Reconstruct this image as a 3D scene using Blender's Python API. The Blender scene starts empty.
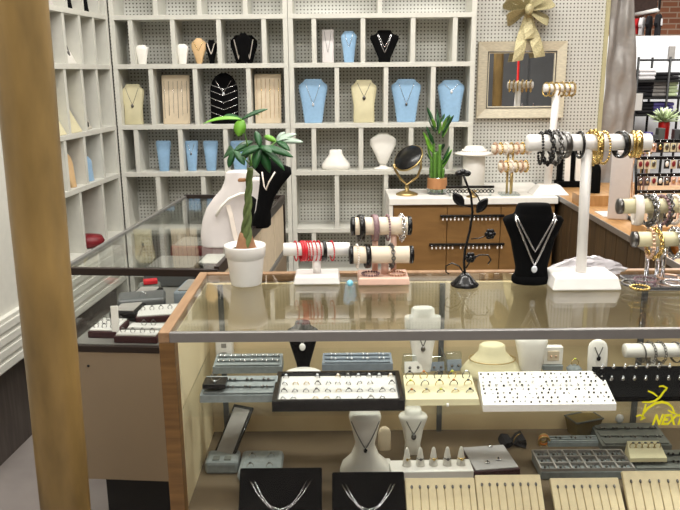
import bpy, bmesh, math, random
from mathutils import Vector, Matrix, Euler
random.seed(7)
PI = math.pi
SC = bpy.context.scene
COL = SC.collection

# ------------------------------------------------------------------ camera
FPX = 740.0
PITCH = math.radians(13.96)
CAM_Z = 1.51
cam_data = bpy.data.cameras.new('camera')
cam_data.sensor_width = 36.0
cam_data.lens = 36.0 * FPX / 680.0
cam_data.clip_start = 0.02
cam = bpy.data.objects.new('camera', cam_data)
COL.objects.link(cam)
ROT = Matrix.Rotation(PI / 2 - PITCH, 4, 'X') @ Matrix.Rotation(-0.0085, 4, 'Z')
cam.matrix_world = Matrix.Translation((0, 0, CAM_Z)) @ ROT
SC.camera = cam


def _ray(px, py):
    return ROT.to_3x3() @ Vector(((px - 340) / FPX, -(py - 255) / FPX, -1))


def at_y(px, py, Y):
    """survey point of the photograph on the upright plane at distance Y"""
    d = _ray(px, py)
    return Vector((0, 0, CAM_Z)) + d * (Y / d.y)


def at_z(px, py, Z):
    """survey point of the photograph on the level plane at height Z"""
    d = _ray(px, py)
    return Vector((0, 0, CAM_Z)) + d * ((Z - CAM_Z) / d.z)


def m_per_px(Y, Z):
    return (Y * math.cos(PITCH) + (CAM_Z - Z) * math.sin(PITCH)) / FPX


# ------------------------------------------------------------------ materials
def lin(c):
    return tuple(((v / 255) / 12.92 if v / 255 <= 0.04045 else ((v / 255 + 0.055) / 1.055) ** 2.4) for v in c)


MATS = {}


def mat(name, rgb, rough=0.5, metal=0.0, vary=0.08, scale=30.0, coat=0.0, bump=0.0, trans=0.0, stretch=(1, 1, 1), sheen=0.0):
    m = bpy.data.materials.new(name)
    m.use_nodes = True
    nt = m.node_tree
    b = nt.nodes['Principled BSDF']
    b.inputs['Roughness'].default_value = rough
    b.inputs['Metallic'].default_value = metal
    b.inputs['Coat Weight'].default_value = coat
    b.inputs['Transmission Weight'].default_value = trans
    b.inputs['Sheen Weight'].default_value = sheen
    tc = nt.nodes.new('ShaderNodeTexCoord')
    mp = nt.nodes.new('ShaderNodeMapping')
    mp.inputs['Scale'].default_value = stretch
    nz = nt.nodes.new('ShaderNodeTexNoise')
    nz.inputs['Scale'].default_value = scale
    nz.inputs['Detail'].default_value = 4
    rp = nt.nodes.new('ShaderNodeValToRGB')
    c = lin(rgb)
    rp.color_ramp.elements[0].position = 0.3
    rp.color_ramp.elements[1].position = 0.7
    rp.color_ramp.elements[0].color = (*[v * (1 - vary) for v in c], 1)
    rp.color_ramp.elements[1].color = (*[min(1, v * (1 + vary)) for v in c], 1)
    nt.links.new(tc.outputs['Object'], mp.inputs['Vector'])
    nt.links.new(mp.outputs['Vector'], nz.inputs['Vector'])
    nt.links.new(nz.outputs['Fac'], rp.inputs['Fac'])
    nt.links.new(rp.outputs['Color'], b.inputs['Base Color'])
    if bump:
        bp = nt.nodes.new('ShaderNodeBump')
        bp.inputs['Strength'].default_value = bump
        bp.inputs['Distance'].default_value = 0.004
        nt.links.new(nz.outputs['Fac'], bp.inputs['Height'])
        nt.links.new(bp.outputs['Normal'], b.inputs['Normal'])
    MATS[name] = m
    return m


def wood(name, dark, light, scale=6.0, stretch=(1, 1, 12), rough=0.45):
    m = mat(name, light, rough, 0, 0.1, scale, stretch=stretch)
    nt = m.node_tree
    rp = [n for n in nt.nodes if n.type == 'VALTORGB'][0]
    rp.color_ramp.elements[0].color = (*lin(dark), 1)
    rp.color_ramp.elements[1].color = (*lin(light), 1)
    rp.color_ramp.elements[0].position = 0.25
    rp.color_ramp.elements[1].position = 0.75
    nz = [n for n in nt.nodes if n.type == 'TEX_NOISE'][0]
    nz.inputs['Detail'].default_value = 8
    nz.inputs['Distortion'].default_value = 0.6
    return m


def glass(name, tint=(1, 1, 1), f0=0.04, rough=0.0, extra=0.0):
    """clear pane: mirror reflection rising towards grazing angles, the rest passes straight through"""
    m = bpy.data.materials.new(name)
    m.use_nodes = True
    nt = m.node_tree
    for n in list(nt.nodes):
        nt.nodes.remove(n)
    out = nt.nodes.new('ShaderNodeOutputMaterial')
    mix = nt.nodes.new('ShaderNodeMixShader')
    tr = nt.nodes.new('ShaderNodeBsdfTransparent')
    tr.inputs['Color'].default_value = (*tint, 1)
    gl = nt.nodes.new('ShaderNodeBsdfGlossy')
    gl.inputs['Roughness'].default_value = rough
    lw = nt.nodes.new('ShaderNodeLayerWeight')
    lw.inputs['Blend'].default_value = 0.5
    pw = nt.nodes.new('ShaderNodeMath'); pw.operation = 'POWER'; pw.inputs[1].default_value = 5.0
    ma = nt.nodes.new('ShaderNodeMath'); ma.operation = 'MULTIPLY_ADD'
    ma.inputs[1].default_value = 1 - f0; ma.inputs[2].default_value = f0 + extra
    nt.links.new(lw.outputs['Facing'], pw.inputs[0])
    nt.links.new(pw.outputs[0], ma.inputs[0])
    nt.links.new(ma.outputs[0], mix.inputs[0])
    nt.links.new(tr.outputs[0], mix.inputs[1])
    nt.links.new(gl.outputs[0], mix.inputs[2])
    nt.links.new(mix.outputs[0], out.inputs[0])
    MATS[name] = m
    return m


def pegboard(name, rgb, pitch=0.0192, hole=0.0042):
    m = mat(name, rgb, 0.55, 0, 0.03, 3)
    nt = m.node_tree
    b = nt.nodes['Principled BSDF']
    rp = [n for n in nt.nodes if n.type == 'VALTORGB'][0]
    tc = [n for n in nt.nodes if n.type == 'TEX_COORD'][0]
    sp = nt.nodes.new('ShaderNodeSeparateXYZ')
    nt.links.new(tc.outputs['Object'], sp.inputs[0])
    sq = []
    for ax in ('X', 'Z'):
        d = nt.nodes.new('ShaderNodeMath'); d.operation = 'DIVIDE'; d.inputs[1].default_value = pitch
        f = nt.nodes.new('ShaderNodeMath'); f.operation = 'FRACT'
        s = nt.nodes.new('ShaderNodeMath'); s.operation = 'SUBTRACT'; s.inputs[1].default_value = 0.5
        p = nt.nodes.new('ShaderNodeMath'); p.operation = 'MULTIPLY'
        nt.links.new(sp.outputs[ax], d.inputs[0]); nt.links.new(d.outputs[0], f.inputs[0])
        nt.links.new(f.outputs[0], s.inputs[0]); nt.links.new(s.outputs[0], p.inputs[0]); nt.links.new(s.outputs[0], p.inputs[1])
        sq.append(p)
    ad = nt.nodes.new('ShaderNodeMath'); ad.operation = 'ADD'
    nt.links.new(sq[0].outputs[0], ad.inputs[0]); nt.links.new(sq[1].outputs[0], ad.inputs[1])
    lt = nt.nodes.new('ShaderNodeMath'); lt.operation = 'LESS_THAN'; lt.inputs[1].default_value = (hole / pitch) ** 2
    nt.links.new(ad.outputs[0], lt.inputs[0])
    mx = nt.nodes.new('ShaderNodeMix'); mx.data_type = 'RGBA'
    mx.inputs['B'].default_value = (*lin((84, 82, 74)), 1)
    nt.links.new(lt.outputs[0], mx.inputs['Factor'])
    nt.links.new(rp.outputs['Color'], mx.inputs['A'])
    nt.links.new(mx.outputs['Result'], b.inputs['Base Color'])
    return m


def brick(name, c1, c2, mortar, sc=1.0, bw=0.2, bh=0.066):
    m = mat(name, c1, 0.8)
    nt = m.node_tree
    b = nt.nodes['Principled BSDF']
    tc = [n for n in nt.nodes if n.type == 'TEX_COORD'][0]
    mp = nt.nodes.new('ShaderNodeMapping')
    mp.inputs['Rotation'].default_value = (PI / 2, 0, 0)
    bk = nt.nodes.new('ShaderNodeTexBrick')
    bk.inputs['Color1'].default_value = (*lin(c1), 1)
    bk.inputs['Color2'].default_value = (*lin(c2), 1)
    bk.inputs['Mortar'].default_value = (*lin(mortar), 1)
    bk.inputs['Scale'].default_value = sc
    bk.inputs['Brick Width'].default_value = bw
    bk.inputs['Row Height'].default_value = bh
    bk.inputs['Mortar Size'].default_value = 0.008
    nt.links.new(tc.outputs['Object'], mp.inputs['Vector'])
    nt.links.new(mp.outputs['Vector'], bk.inputs['Vector'])
    nt.links.new(bk.outputs['Color'], b.inputs['Base Color'])
    return m


mat('shelf_white', (210, 209, 200), 0.5, vary=0.03)
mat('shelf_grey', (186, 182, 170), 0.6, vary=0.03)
pegboard('pegboard', (206, 206, 200))
mat('plaster', (205, 200, 188), 0.8, vary=0.03)
mat('ceiling_tile', (215, 212, 205), 0.9, vary=0.03)
mat('floor_tile', (150, 142, 138), 0.35, vary=0.12, scale=5)
wood('floor_plank', (66, 58, 54), (96, 86, 80), 4, (14, 1.2, 1), 0.5)
wood('oak_orange', (94, 66, 34), (132, 97, 54), 5, (1.5, 1.5, 14))
wood('oak_rail', (132, 100, 72), (162, 130, 98), 5, (10, 1.5, 10))
wood('counter_wood', (118, 84, 44), (140, 104, 58), 3, (2, 2, 8), 0.5)
wood('dark_plank', (54, 41, 25), (86, 66, 40), 7, (7, 7, 0.6), 0.6)
wood('light_wood', (160, 116, 68), (194, 150, 98), 6, (9, 2, 2))
mat('gold_post', (134, 109, 64), 0.42, vary=0.4, scale=10, bump=0.5, stretch=(1, 1, 0.3))
mat('case_tan', (226, 204, 162), 0.6, vary=0.05, scale=3)
mat('case_cream', (230, 214, 176), 0.6, vary=0.04, scale=3)
mat('case_front_tan', (138, 121, 99), 0.6, vary=0.05, scale=2)
mat('deck_brown', (98, 83, 62), 0.7, vary=0.1, scale=8)
mat('pad_grey', (178, 176, 178), 0.8, vary=0.05)
mat('deck_grey', (122, 120, 116), 0.6, vary=0.06)
mat('alu', (148, 146, 144), 0.35, 0.6, vary=0.04)
mat('dark_metal', (44, 34, 30), 0.4, 0.3)
mat('black', (9, 9, 10), 0.6, vary=0.2)
mat('velvet_black', (6, 6, 7), 1.0, vary=0.05, scale=20).node_tree.nodes['Principled BSDF'].inputs['Specular IOR Level'].default_value = 0.15
mat('gloss_black', (14, 14, 16), 0.25, vary=0.1)
mat('white_plastic', (238, 235, 231), 0.35, vary=0.02)
mat('white_satin', (240, 237, 230), 0.55, vary=0.03)
mat('foam_white', (206, 204, 201), 0.9, vary=0.03, scale=120)
mat('lavender_white', (212, 206, 204), 0.5, vary=0.03)
mat('cream', (214, 206, 170), 0.7, vary=0.04)
mat('cream_pad', (232, 216, 178), 0.75, vary=0.05, scale=60)
mat('beige_card', (214, 198, 172), 0.8, vary=0.06)
mat('tan_bust', (214, 180, 134), 0.7, vary=0.06)
mat('blue_velvet', (142, 178, 210), 0.85, vary=0.06, scale=60, sheen=0.2)
mat('grey_velvet', (130, 137, 138), 0.85, vary=0.12, scale=70, sheen=0.1)
mat('grey_blue', (132, 142, 152), 0.8, vary=0.1, scale=50)
mat('dark_grey', (104, 107, 102), 0.8, vary=0.12, scale=40)
mat('burgundy', (58, 20, 26), 0.6)
mat('pink_wood', (222, 184, 166), 0.6, vary=0.05)
mat('beige_roll', (230, 214, 192), 0.7, vary=0.04)
mat('silver', (214, 214, 216), 0.22, 1.0, vary=0.04)
mat('pewter', (120, 118, 116), 0.3, 1.0, vary=0.1)
mat('gold', (212, 184, 118), 0.25, 1.0, vary=0.06)
mat('rose_gold', (220, 184, 158), 0.28, 1.0, vary=0.06)
mat('brass', (188, 164, 112), 0.3, 0.9, vary=0.08)
mat('chrome', (210, 210, 214), 0.12, 1.0, vary=0.02)
mat('red_bead', (196, 24, 40), 0.4)
mat('dark_red', (120, 20, 30), 0.5)
mat('black_bead', (20, 18, 18), 0.25)
mat('mauve_bead', (132, 104, 108), 0.35, vary=0.25, scale=200)
mat('amber', (186, 112, 40), 0.3, vary=0.2)
mat('pearl', (240, 230, 220), 0.25)
mat('crystal', (226, 230, 236), 0.08, 0.3)
mat('yellow_green', (190, 196, 60), 0.3)
mat('leaf', (30, 80, 38), 0.4, vary=0.25, scale=25)
mat('leaf_light', (110, 168, 52), 0.4, vary=0.15, scale=25)
mat('leaf_pale', (170, 190, 172), 0.4, vary=0.15, scale=25)
mat('stalk', (92, 138, 56), 0.45, vary=0.2, scale=40)
mat('trunk', (92, 108, 58), 0.7, vary=0.25, scale=60)
mat('trunk_base', (150, 108, 76), 0.7, vary=0.2, scale=60)
mat('soil', (52, 44, 30), 0.95, vary=0.4, scale=90, bump=0.6)
mat('ribbon_orange', (176, 124, 80), 0.6)
mat('drape_grey', (150, 146, 143), 0.34, vary=0.08, scale=16, bump=1.0, stretch=(1, 1, 1.6))
mat('edge_yellow', (186, 180, 142), 0.6, vary=0.06)
mat('bow_gold', (184, 174, 134), 0.5, 0.25, vary=0.28, scale=160, bump=0.4)
mat('frame_silver', (214, 206, 184), 0.35, 0.15, vary=0.12, scale=40, stretch=(1, 1, 4))
mat('mirror', (235, 235, 235), 0.01, 1.0, vary=0.0)
mat('plastic_clear', (226, 222, 226), 0.25, vary=0.06, scale=60, trans=0.25, bump=0.3)
mat('plastic_blue', (128, 200, 224), 0.3)
mat('slate', (92, 94, 96), 0.4, vary=0.1, scale=4)
mat('red_cloth', (204, 36, 40), 0.8)
mat('white_cloth', (240, 238, 240), 0.85, vary=0.05)
mat('black_cloth', (28, 27, 32), 0.9)
mat('purple_cloth', (92, 84, 150), 0.85)
mat('grey_cloth', (150, 146, 142), 0.85)
mat('panel_white', (238, 240, 244), 0.6, vary=0.02)
mat('pale_green', (206, 222, 176), 0.6, vary=0.2, scale=30)
mat('red_tin', (214, 30, 28), 0.35)
mat('dark_mall', (86, 68, 62), 0.8, vary=0.2)
mat('yellow_vinyl', (255, 248, 30), 0.45, vary=0.02)
mat('olive', (112, 96, 52), 0.6, vary=0.15)
brick('brick_red', (176, 116, 86), (150, 92, 68), (196, 170, 150))
glass('glass_top', (0.97, 0.985, 0.97), 0.045, extra=0.02)
glass('glass_clear', (0.985, 0.992, 0.985), 0.012)
glass('acrylic', (0.9, 0.94, 0.95), 0.06, 0.05, 0.06)
M = MATS


def emit(name, rgb, s):
    m = bpy.data.materials.new(name)
    m.use_nodes = True
    nt = m.node_tree
    b = nt.nodes['Principled BSDF']
    b.inputs['Base Color'].default_value = (*lin(rgb), 1)
    b.inputs['Emission Color'].default_value = (*lin(rgb), 1)
    b.inputs['Emission Strength'].default_value = s
    MATS[name] = m


emit('tube_light', (255, 246, 232), 6.0)


# ------------------------------------------------------------------ mesh builder
class MB:
    def __init__(self):
        self.v, self.f, self.s = [], [], []

    def add(self, vs, fs, smooth=False, mtx=None):
        o = len(self.v)
        if mtx is not None:
            vs = [mtx @ Vector(p) for p in vs]
        self.v += [tuple(p) for p in vs]
        self.f += [tuple(i + o for i in f) for f in fs]
        self.s += [smooth] * len(fs)
        return self

    def box(self, c, d, bevel=0.0, rot=None, seg=2, taper=None):
        bm = bmesh.new()
        bmesh.ops.create_cube(bm, size=1.0)
        for v in bm.verts:
            v.co = Vector((v.co.x * d[0], v.co.y * d[1], v.co.z * d[2]))
            if taper and v.co.z > 0:
                v.co.x *= taper[0]; v.co.y *= taper[1]
        if bevel > 0:
            bmesh.ops.bevel(bm, geom=bm.edges[:] , offset=bevel, segments=seg, profile=0.5, affect='EDGES')
        bm.verts.index_update()
        m = Matrix.Translation(Vector(c))
        if rot is not None:
            m = m @ Euler(rot).to_matrix().to_4x4()
        self.add([v.co.copy() for v in bm.verts], [[v.index for v in f.verts] for f in bm.faces], False, m)
        bm.free()
        return self

    def span(self, a, b, bevel=0.0):
        return self.box([(a[i] + b[i]) / 2 for i in range(3)], [abs(b[i] - a[i]) for i in range(3)], bevel)

    def rings(self, rings, closed_u=True, cap=True, loop=False, smooth=True):
        n = len(rings[0]); vs = [p for r in rings for p in r]; fs = []
        R = len(rings)
        for i in range(R if loop else R - 1):
            for j in range(n if closed_u else n - 1):
                a = i * n + j; b = i * n + (j + 1) % n
                i2 = (i + 1) % R
                fs.append((a, b, i2 * n + (j + 1) % n, i2 * n + j))
        if cap and not loop:
            fs.append(tuple(range(n - 1, -1, -1)))
            fs.append(tuple((R - 1) * n + k for k in range(n)))
        return self.add(vs, fs, smooth)

    def tube(self, pts, r, n=8, loop=False, cap=True):
        pts = [Vector(p) for p in pts]; N = len(pts)
        rr = r if isinstance(r, (list, tuple)) else [r] * N
        rings = []; up = None
        for i, p in enumerate(pts):
            t = (pts[(i + 1) % N] - pts[i - 1]) if (loop or 0 < i < N - 1) else (pts[1] - pts[0] if i == 0 else pts[-1] - pts[-2])
            if t.length < 1e-9: t = Vector((0, 0, 1))
            t.normalize()
            if up is None:
                up = t.orthogonal().normalized()
            up = (up - t * up.dot(t))
            if up.length < 1e-6: up = t.orthogonal()
            up.normalize()
            w = t.cross(up)
            rings.append([p + (up * math.cos(2 * PI * k / n) + w * math.sin(2 * PI * k / n)) * rr[i] for k in range(n)])
        return self.rings(rings, True, cap, loop)

    def lathe(self, prof, n=28, c=(0, 0, 0), cap=True, sx=1, sy=1):
        rings = [[(c[0] + sx * r * math.cos(2 * PI * k / n), c[1] + sy * r * math.sin(2 * PI * k / n), c[2] + z) for k in range(n)] for r, z in prof]
        return self.rings(rings, True, cap)

    def ball(self, c, r, n=10, sc=(1, 1, 1)):
        prof = [(max(1e-5, math.sin(PI * i / (n // 2 + 2)) * r), -math.cos(PI * i / (n // 2 + 2)) * r * sc[2]) for i in range(n // 2 + 3)]
        return self.lathe(prof, n, c, True, sc[0], sc[1])

    def ring(self, c, R, r, axis='X', n=24, m=8, arc=None, sc=1.0):
        pts = []
        for k in range(n):
            a = 2 * PI * k / n
            u, w = R * math.cos(a), R * math.sin(a) * sc
            pts.append({'X': (c[0], c[1] + u, c[2] + w), 'Y': (c[0] + u, c[1], c[2] + w), 'Z': (c[0] + u, c[1] + w, c[2])}[axis])
        return self.tube(pts, r, m, loop=True)

    def beads(self, c, R, r, axis='X', n=18, sc=1.0):
        for k in range(n):
            a = 2 * PI * k / n
            u, w = R * math.cos(a), R * math.sin(a) * sc
            self.ball({'X': (c[0], c[1] + u, c[2] + w), 'Y': (c[0] + u, c[1], c[2] + w), 'Z': (c[0] + u, c[1] + w, c[2])}[axis], r, 6)
        return self

    def ribbon(self, pts, wv, th=0.001):
        rings = []
        N = len(pts)
        for i in range(N):
            p = Vector(pts[i]); w = Vector(wv[i]) * 0.5
            t = Vector(pts[min(i + 1, N - 1)]) - Vector(pts[max(i - 1, 0)])
            nn = t.cross(w)
            nn = nn.normalized() * th * 0.5 if nn.length > 1e-9 else Vector((0, th / 2, 0))
            rings.append([p - w - nn, p + w - nn, p + w + nn, p - w + nn])
        return self.rings(rings, True, True, smooth=False)

    def prism(self, poly, y0, y1):
        """poly in x,z extruded along y"""
        n = len(poly)
        vs = [(x, y0, z) for x, z in poly] + [(x, y1, z) for x, z in poly]
        fs = [tuple(range(n)), tuple(range(2 * n - 1, n - 1, -1))] + [(i, n + i, n + (i + 1) % n, (i + 1) % n) for i in range(n)]
        return self.add(vs, fs)

    def mesh(self, name, m):
        me = bpy.data.meshes.new(name)
        me.from_pydata(self.v, [], self.f)
        me.polygons.foreach_set('use_smooth', self.s)
        me.materials.append(M[m])
        bm = bmesh.new(); bm.from_mesh(me)
        bmesh.ops.recalc_face_normals(bm, faces=bm.faces[:])
        bm.to_mesh(me); bm.free()
        me.update()
        return me

    def build(self, name, m, parent=None, loc=None, rot=None, label=None):
        o = bpy.data.objects.new(name, self.mesh(name, m))
        COL.objects.link(o)
        if parent is not None: o.parent = parent
        if loc is not None: o.location = loc
        if rot is not None: o.rotation_euler = rot
        if label: o['label'] = label
        return o


def tag(o, label, cat, group=None):
    o['label'] = label; o['category'] = cat
    if group: o['group'] = group
    return o


def thing(name, label, cat, loc=(0, 0, 0), rz=0.0, group=None):
    o = bpy.data.objects.new(name, None)
    o.empty_display_size = 0.03
    COL.objects.link(o)
    o.location = loc
    o.rotation_euler = (0, 0, rz)
    return tag(o, label, cat, group)


def struct(o, label=None):
    o['kind'] = 'structure'
    if label: o['label'] = label
    return o


ORD = ['first', 'second', 'third', 'fourth', 'fifth', 'sixth', 'seventh', 'eighth', 'ninth', 'tenth', 'eleventh', 'twelfth'] + ['thirteenth', 'fourteenth', 'fifteenth', 'sixteenth', 'seventeenth', 'eighteenth', 'nineteenth', 'twentieth', 'twenty-first', 'twenty-second']
ROWS = {1: ['only'], 2: ['front', 'back'], 3: ['front', 'middle', 'back'], 4: ['front', 'second', 'third', 'back'], 8: ['front', 'second', 'third', 'fourth', 'fifth', 'sixth', 'seventh', 'back']}


def copy_tree(o, parent=None):
    c = o.copy()
    COL.objects.link(c)
    if parent is not None: c.parent = parent
    for ch in list(o.children):
        if ch is not c: copy_tree(ch, c)
    return c


# ------------------------------------------------------------------ the setting
struct(MB().span((-3.2, -3.4, -0.1), (7.0, 10.2, 0.0)).build('floor', 'floor_tile'))
struct(MB().span((-3.2, -3.4, 3.2), (7.0, 10.2, 3.3)).build('ceiling', 'ceiling_tile'))
struct(MB().span((-1.6, 4.2, 0), (1.448, 4.26, 3.2)).build('wall_back', 'pegboard'))
struct(MB().span((1.448, 4.185, 0), (1.468, 4.262, 3.2)).build('trim_1', 'edge_yellow'))
LW = -0.0812                                    # bearing of the left wall
o = MB().span((-0.3, -5.6, 0), (-0.26, 0.3, 3.2)).build('wall_left', 'plaster', None, (-1.18, 4.0, 0), (0, 0, LW)); struct(o)
struct(MB().span((-3.2, -3.5, 0), (7.0, -3.4, 3.2)).build('wall_rear', 'dark_mall'))
struct(MB().span((-1.6, 9.6, 0), (7.0, 9.7, 3.2)).build('wall_far', 'brick_red'))
struct(MB().span((6.9, -3.4, 0), (7.0, 9.6, 3.2)).build('wall_right', 'plaster'))

# ceiling lights
LIGHTS = [(-0.6, -1.3), (1.0, -1.3), (-0.5, 0.3), (0.9, 0.3), (-0.5, 1.75), (0.9, 1.75), (-0.4, 3.1), (0.9, 3.1), (2.6, 1.6), (3.2, 6.6), (2.4, 5.0), (4.6, 6.2), (2.2, -1.6)]  # first two are unseen, added behind the viewer to brighten the case front
names = ['behind the viewer on the left, added to brighten the fronts', 'behind the viewer on the right, added to brighten the fronts', 'over the near left of the sales counter', 'over the near right of the sales counter', 'over the left of the glass display case',
         'over the right of the glass display case', 'in front of the left cubby shelves', 'over the wooden back counter', 'over the right hand counter',
         'above the clothes racks beyond the drape', 'just beyond the grey drape', 'far right of the mall floor', 'behind the camera side aisle']
proto = None
for (x, y), nm in zip(LIGHTS, names):
    if proto is None:
        t = thing('ceiling_light', 'long white ceiling light ' + nm, 'ceiling light', (x, y, 3.2), 0, 'ceiling lights')
        f = MB().span((-0.62, -0.1, -0.05), (0.62, 0.1, 0.0), 0.008)
        f.build('housing', 'white_plastic', t)
        MB().span((-0.58, -0.08, -0.062), (0.58, 0.08, -0.0505), 0.004).build('diffuser', 'tube_light', t)
        proto = t
    else:
        t = copy_tree(proto); t.location = (x, y, 3.2)
        t['label'] = 'long white ceiling light ' + nm
    ld = bpy.data.lights.new('lamp', 'AREA')
    ld.shape = 'RECTANGLE'; ld.size = 1.15; ld.size_y = 0.22
    ld.energy = (10 if y < -1 else 29) if y < 4.4 else 60
    if 3 < y < 4.4: ld.energy = 24
    ld.color = (1.0, 0.978, 0.935)
    lo = bpy.data.objects.new('lamp', ld); COL.objects.link(lo)
    lo.location = (x, y, 3.12)

w = bpy.data.worlds.new('world'); SC.world = w; w.use_nodes = True
w.node_tree.nodes['Background'].inputs[0].default_value = (0.95, 0.93, 0.9, 1)
w.node_tree.nodes['Background'].inputs[1].default_value = 0.1

# ------------------------------------------------------------------ cubby shelves
Z = [0.09, 0.41, 0.655, 0.974, 1.227, 1.541, 1.787, 2.10, 2.36]     # board heights, bottom to top
TH = 0.024
FACE = 4.0


def cubby(name, label, x0, x1, divs, loc, rz, depth=0.195, back=None):
    """x runs along the face, front at y=0, depth towards +y"""
    t = thing(name, label, 'shelf unit', loc, rz, 'white cubby shelf units')
    for z in Z:
        MB().span((x0, 0, z - TH / 2), (x1, depth, z + TH / 2), 0.001).build('shelf_board', 'shelf_white', t)
    for x, s in ((x0, 1), (x1, -1)):
        MB().span((x - 0.001 * s, 0.001, 0.0), (x + s * 0.024, depth, Z[-1] - TH / 2), 0.001).build('side_panel', 'shelf_white', t)
    for i, xs in divs.items():
        for x in xs:
            MB().span((x - 0.012, 0.003, Z[i] + TH / 2), (x + 0.012, depth, Z[i + 1] - TH / 2)).build('divider', 'shelf_white', t)
    if back:
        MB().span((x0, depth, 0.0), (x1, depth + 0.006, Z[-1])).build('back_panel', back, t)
    return t


def fx(px, py):
    return at_y(px, py, FACE).x


divL = {6: [fx(155, 5), fx(199, 5), fx(245, 5)], 5: [fx(131, 40), fx(173, 40), fx(219, 40), fx(264, 40)],
        4: [fx(152, 96), fx(196, 96), fx(249, 96)], 3: [fx(137, 150), fx(181, 150), fx(226, 150), fx(268, 150)],
        2: [fx(159, 200), fx(204, 200), fx(250, 200)], 1: [fx(180, 250), fx(230, 250)]}
divR = {6: [fx(380, 5)], 5: [fx(314, 40), fx(363, 40), fx(413, 40), fx(455, 40)],
        4: [fx(337, 96), fx(386, 96), fx(433, 96)], 3: [fx(314, 150), fx(361, 150), fx(411, 150), fx(451, 150)],
        2: [fx(337, 200), fx(386, 200)], 1: [fx(314, 250)]}
cubby('cubby_shelf', 'white cubby shelf unit on the back pegboard wall, left of the middle upright', -1.18, -0.262, divL, (0, FACE, 0), 0)
cubby('cubby_shelf', 'white cubby shelf unit on the back pegboard wall, left of the framed mirror', -0.258, 0.715, divR, (0, FACE, 0), 0)
# the one along the left wall: its x axis runs along the wall (from the corner towards the viewer)
LR = PI / 2 + LW
divS = {6: [-0.48, -0.3, -0.1], 5: [-0.76, -0.53, -0.355, -0.19], 4: [-0.93, -0.73, -0.565, -0.38, -0.2],
        3: [-0.86, -0.63, -0.42, -0.21], 2: [-0.8, -0.52, -0.25]}
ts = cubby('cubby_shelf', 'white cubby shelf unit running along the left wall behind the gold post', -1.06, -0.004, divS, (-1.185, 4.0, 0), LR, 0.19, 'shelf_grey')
MB().span((-2.2, -0.05, 0.43), (-0.2, -0.002, 0.63), 0.003).build('base_cabinet', 'shelf_white', ts)
for k in range(4):
    MB().span((-2.2, -0.056, 0.437 + k * 0.048), (-0.2, -0.0495, 0.468 + k * 0.048), 0.002).build('moulding', 'shelf_white', ts)
MB().span((-1.72, -0.05, 0.0), (-1.65, -0.0, 0.43), 0.003).build('leg', 'shelf_white', ts)
MB().span((-2.2, 0.06, 0.0), (-1.07, 0.08, 0.43)).build('toe_kick', 'floor_plank', ts)
MB().span((-1.058, -0.003, 0.0), (-0.2, -0.001, 0.43)).build('toe_kick', 'floor_plank', ts)
struct(MB().span((-2.3, -0.03, 0.43), (-1.064, 0.25, 3.2)).build('partition', 'shelf_white', None, (-1.185, 4.0, 0), (0, 0, LR)))
LSM = Matrix.Translation((-1.185, 4.0, 0)) @ Matrix.Rotation(LR, 4, 'Z')


def ls(x, y, z):
    return LSM @ Vector((x, y, z))

# ------------------------------------------------------------------ necklace displays
PROF = {
    'easel': [(0, .60, .55), (.02, .62, .6), (.45, .80, .8), (.74, .97, 1), (.80, 1.0, 1), (.86, .97, .97), (.905, .82, .9), (.935, .68, .85), (.975, .62, .8), (1, .5, .6)],
    'wedge': [(0, .62, .8), (.02, .64, .9), (.5, .82, 1), (.9, 1.0, 1), (.97, .97, .9), (1, .9, .7)],
    'vneck': [(0, .80, .8), (.02, .82, 1), (.4, .80, 1), (.7, .95, 1), (.8, 1.0, 1), (.86, .96, .95), (.9, .78, .9), (.94, .66, .85), (1, .56, .6)],
    'vee': [(0, .38, .7), (.03, .40, .8), (.12, .42, .8), (.5, .78, .95), (.74, 1.0, 1), (.82, .98, 1), (.88, .62, .9), (.93, .50, .85), (.985, .48, .8), (1, .4, .6)],
    'heart': [(0, .30, .7), (.02, .34, .8), (.3, .62, .9), (.62, 1.0, 1), (.8, .98, 1), (.88, .74, .9), (.95, .46, .8), (1, .34, .6)],
    'slab': [(0, .94, .8), (.02, .97, 1), (.5, .985, 1), (.97, 1.0, 1), (1, .98, .8)],
    'bib': [(0, .92, .8), (.02, .95, 1), (.5, .92, 1), (.8, .98, 1), (.9, 1.0, 1), (.96, .95, .9), (1, .86, .7)],
    'arch': [(0, .96, .8), (.02, 1, 1), (.6, 1.0, 1), (.72, .98, 1), (.84, .84, 1), (.92, .64, .95), (.97, .42, .85), (1, .2, .6)],
    'finger': [(0, .9, .9), (.03, 1, 1), (.5, 1.0, 1), (.75, .98, 1), (.88, .84, .9), (.95, .6, .75), (1, .25, .4)],
    'tall': [(0, .55, .8), (.02, .58, .9), (.2, .52, .9), (.55, .72, 1), (.75, .95, 1), (.8, 1.0, 1), (.84, .92, 1), (.87, .66, .95), (.9, .60, .9), (.97, .56, .85), (1, .5, .6)],
    'tee': [(0, .50, .9), (.02, .52, 1), (.3, .58, 1), (.6, .78, 1), (.66, .98, 1), (.7, 1.0, 1), (.84, 1.0, 1), (.86, .98, 1), (.87, .66, 1), (.97, .64, .95), (1, .5, .7)],
    'hourglass': [(0, 1.0, 1), (.05, 1.02, 1.0), (.16, .92, 1), (.26, .6, .95), (.42, .42, .9), (.5, .38, .85), (.58, .42, .85), (.75, .52, .9), (.93, .64, .9), (1, .58, .7)],
}


def prof_at(kind, t):
    P = PROF[kind]
    for a, b in zip(P, P[1:]):
        if a[0] <= t <= b[0]:
            k = (t - a[0]) / (b[0] - a[0])
            return a[1] + (b[1] - a[1]) * k, a[2] + (b[2] - a[2]) * k
    return P[-1][1:]


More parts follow.
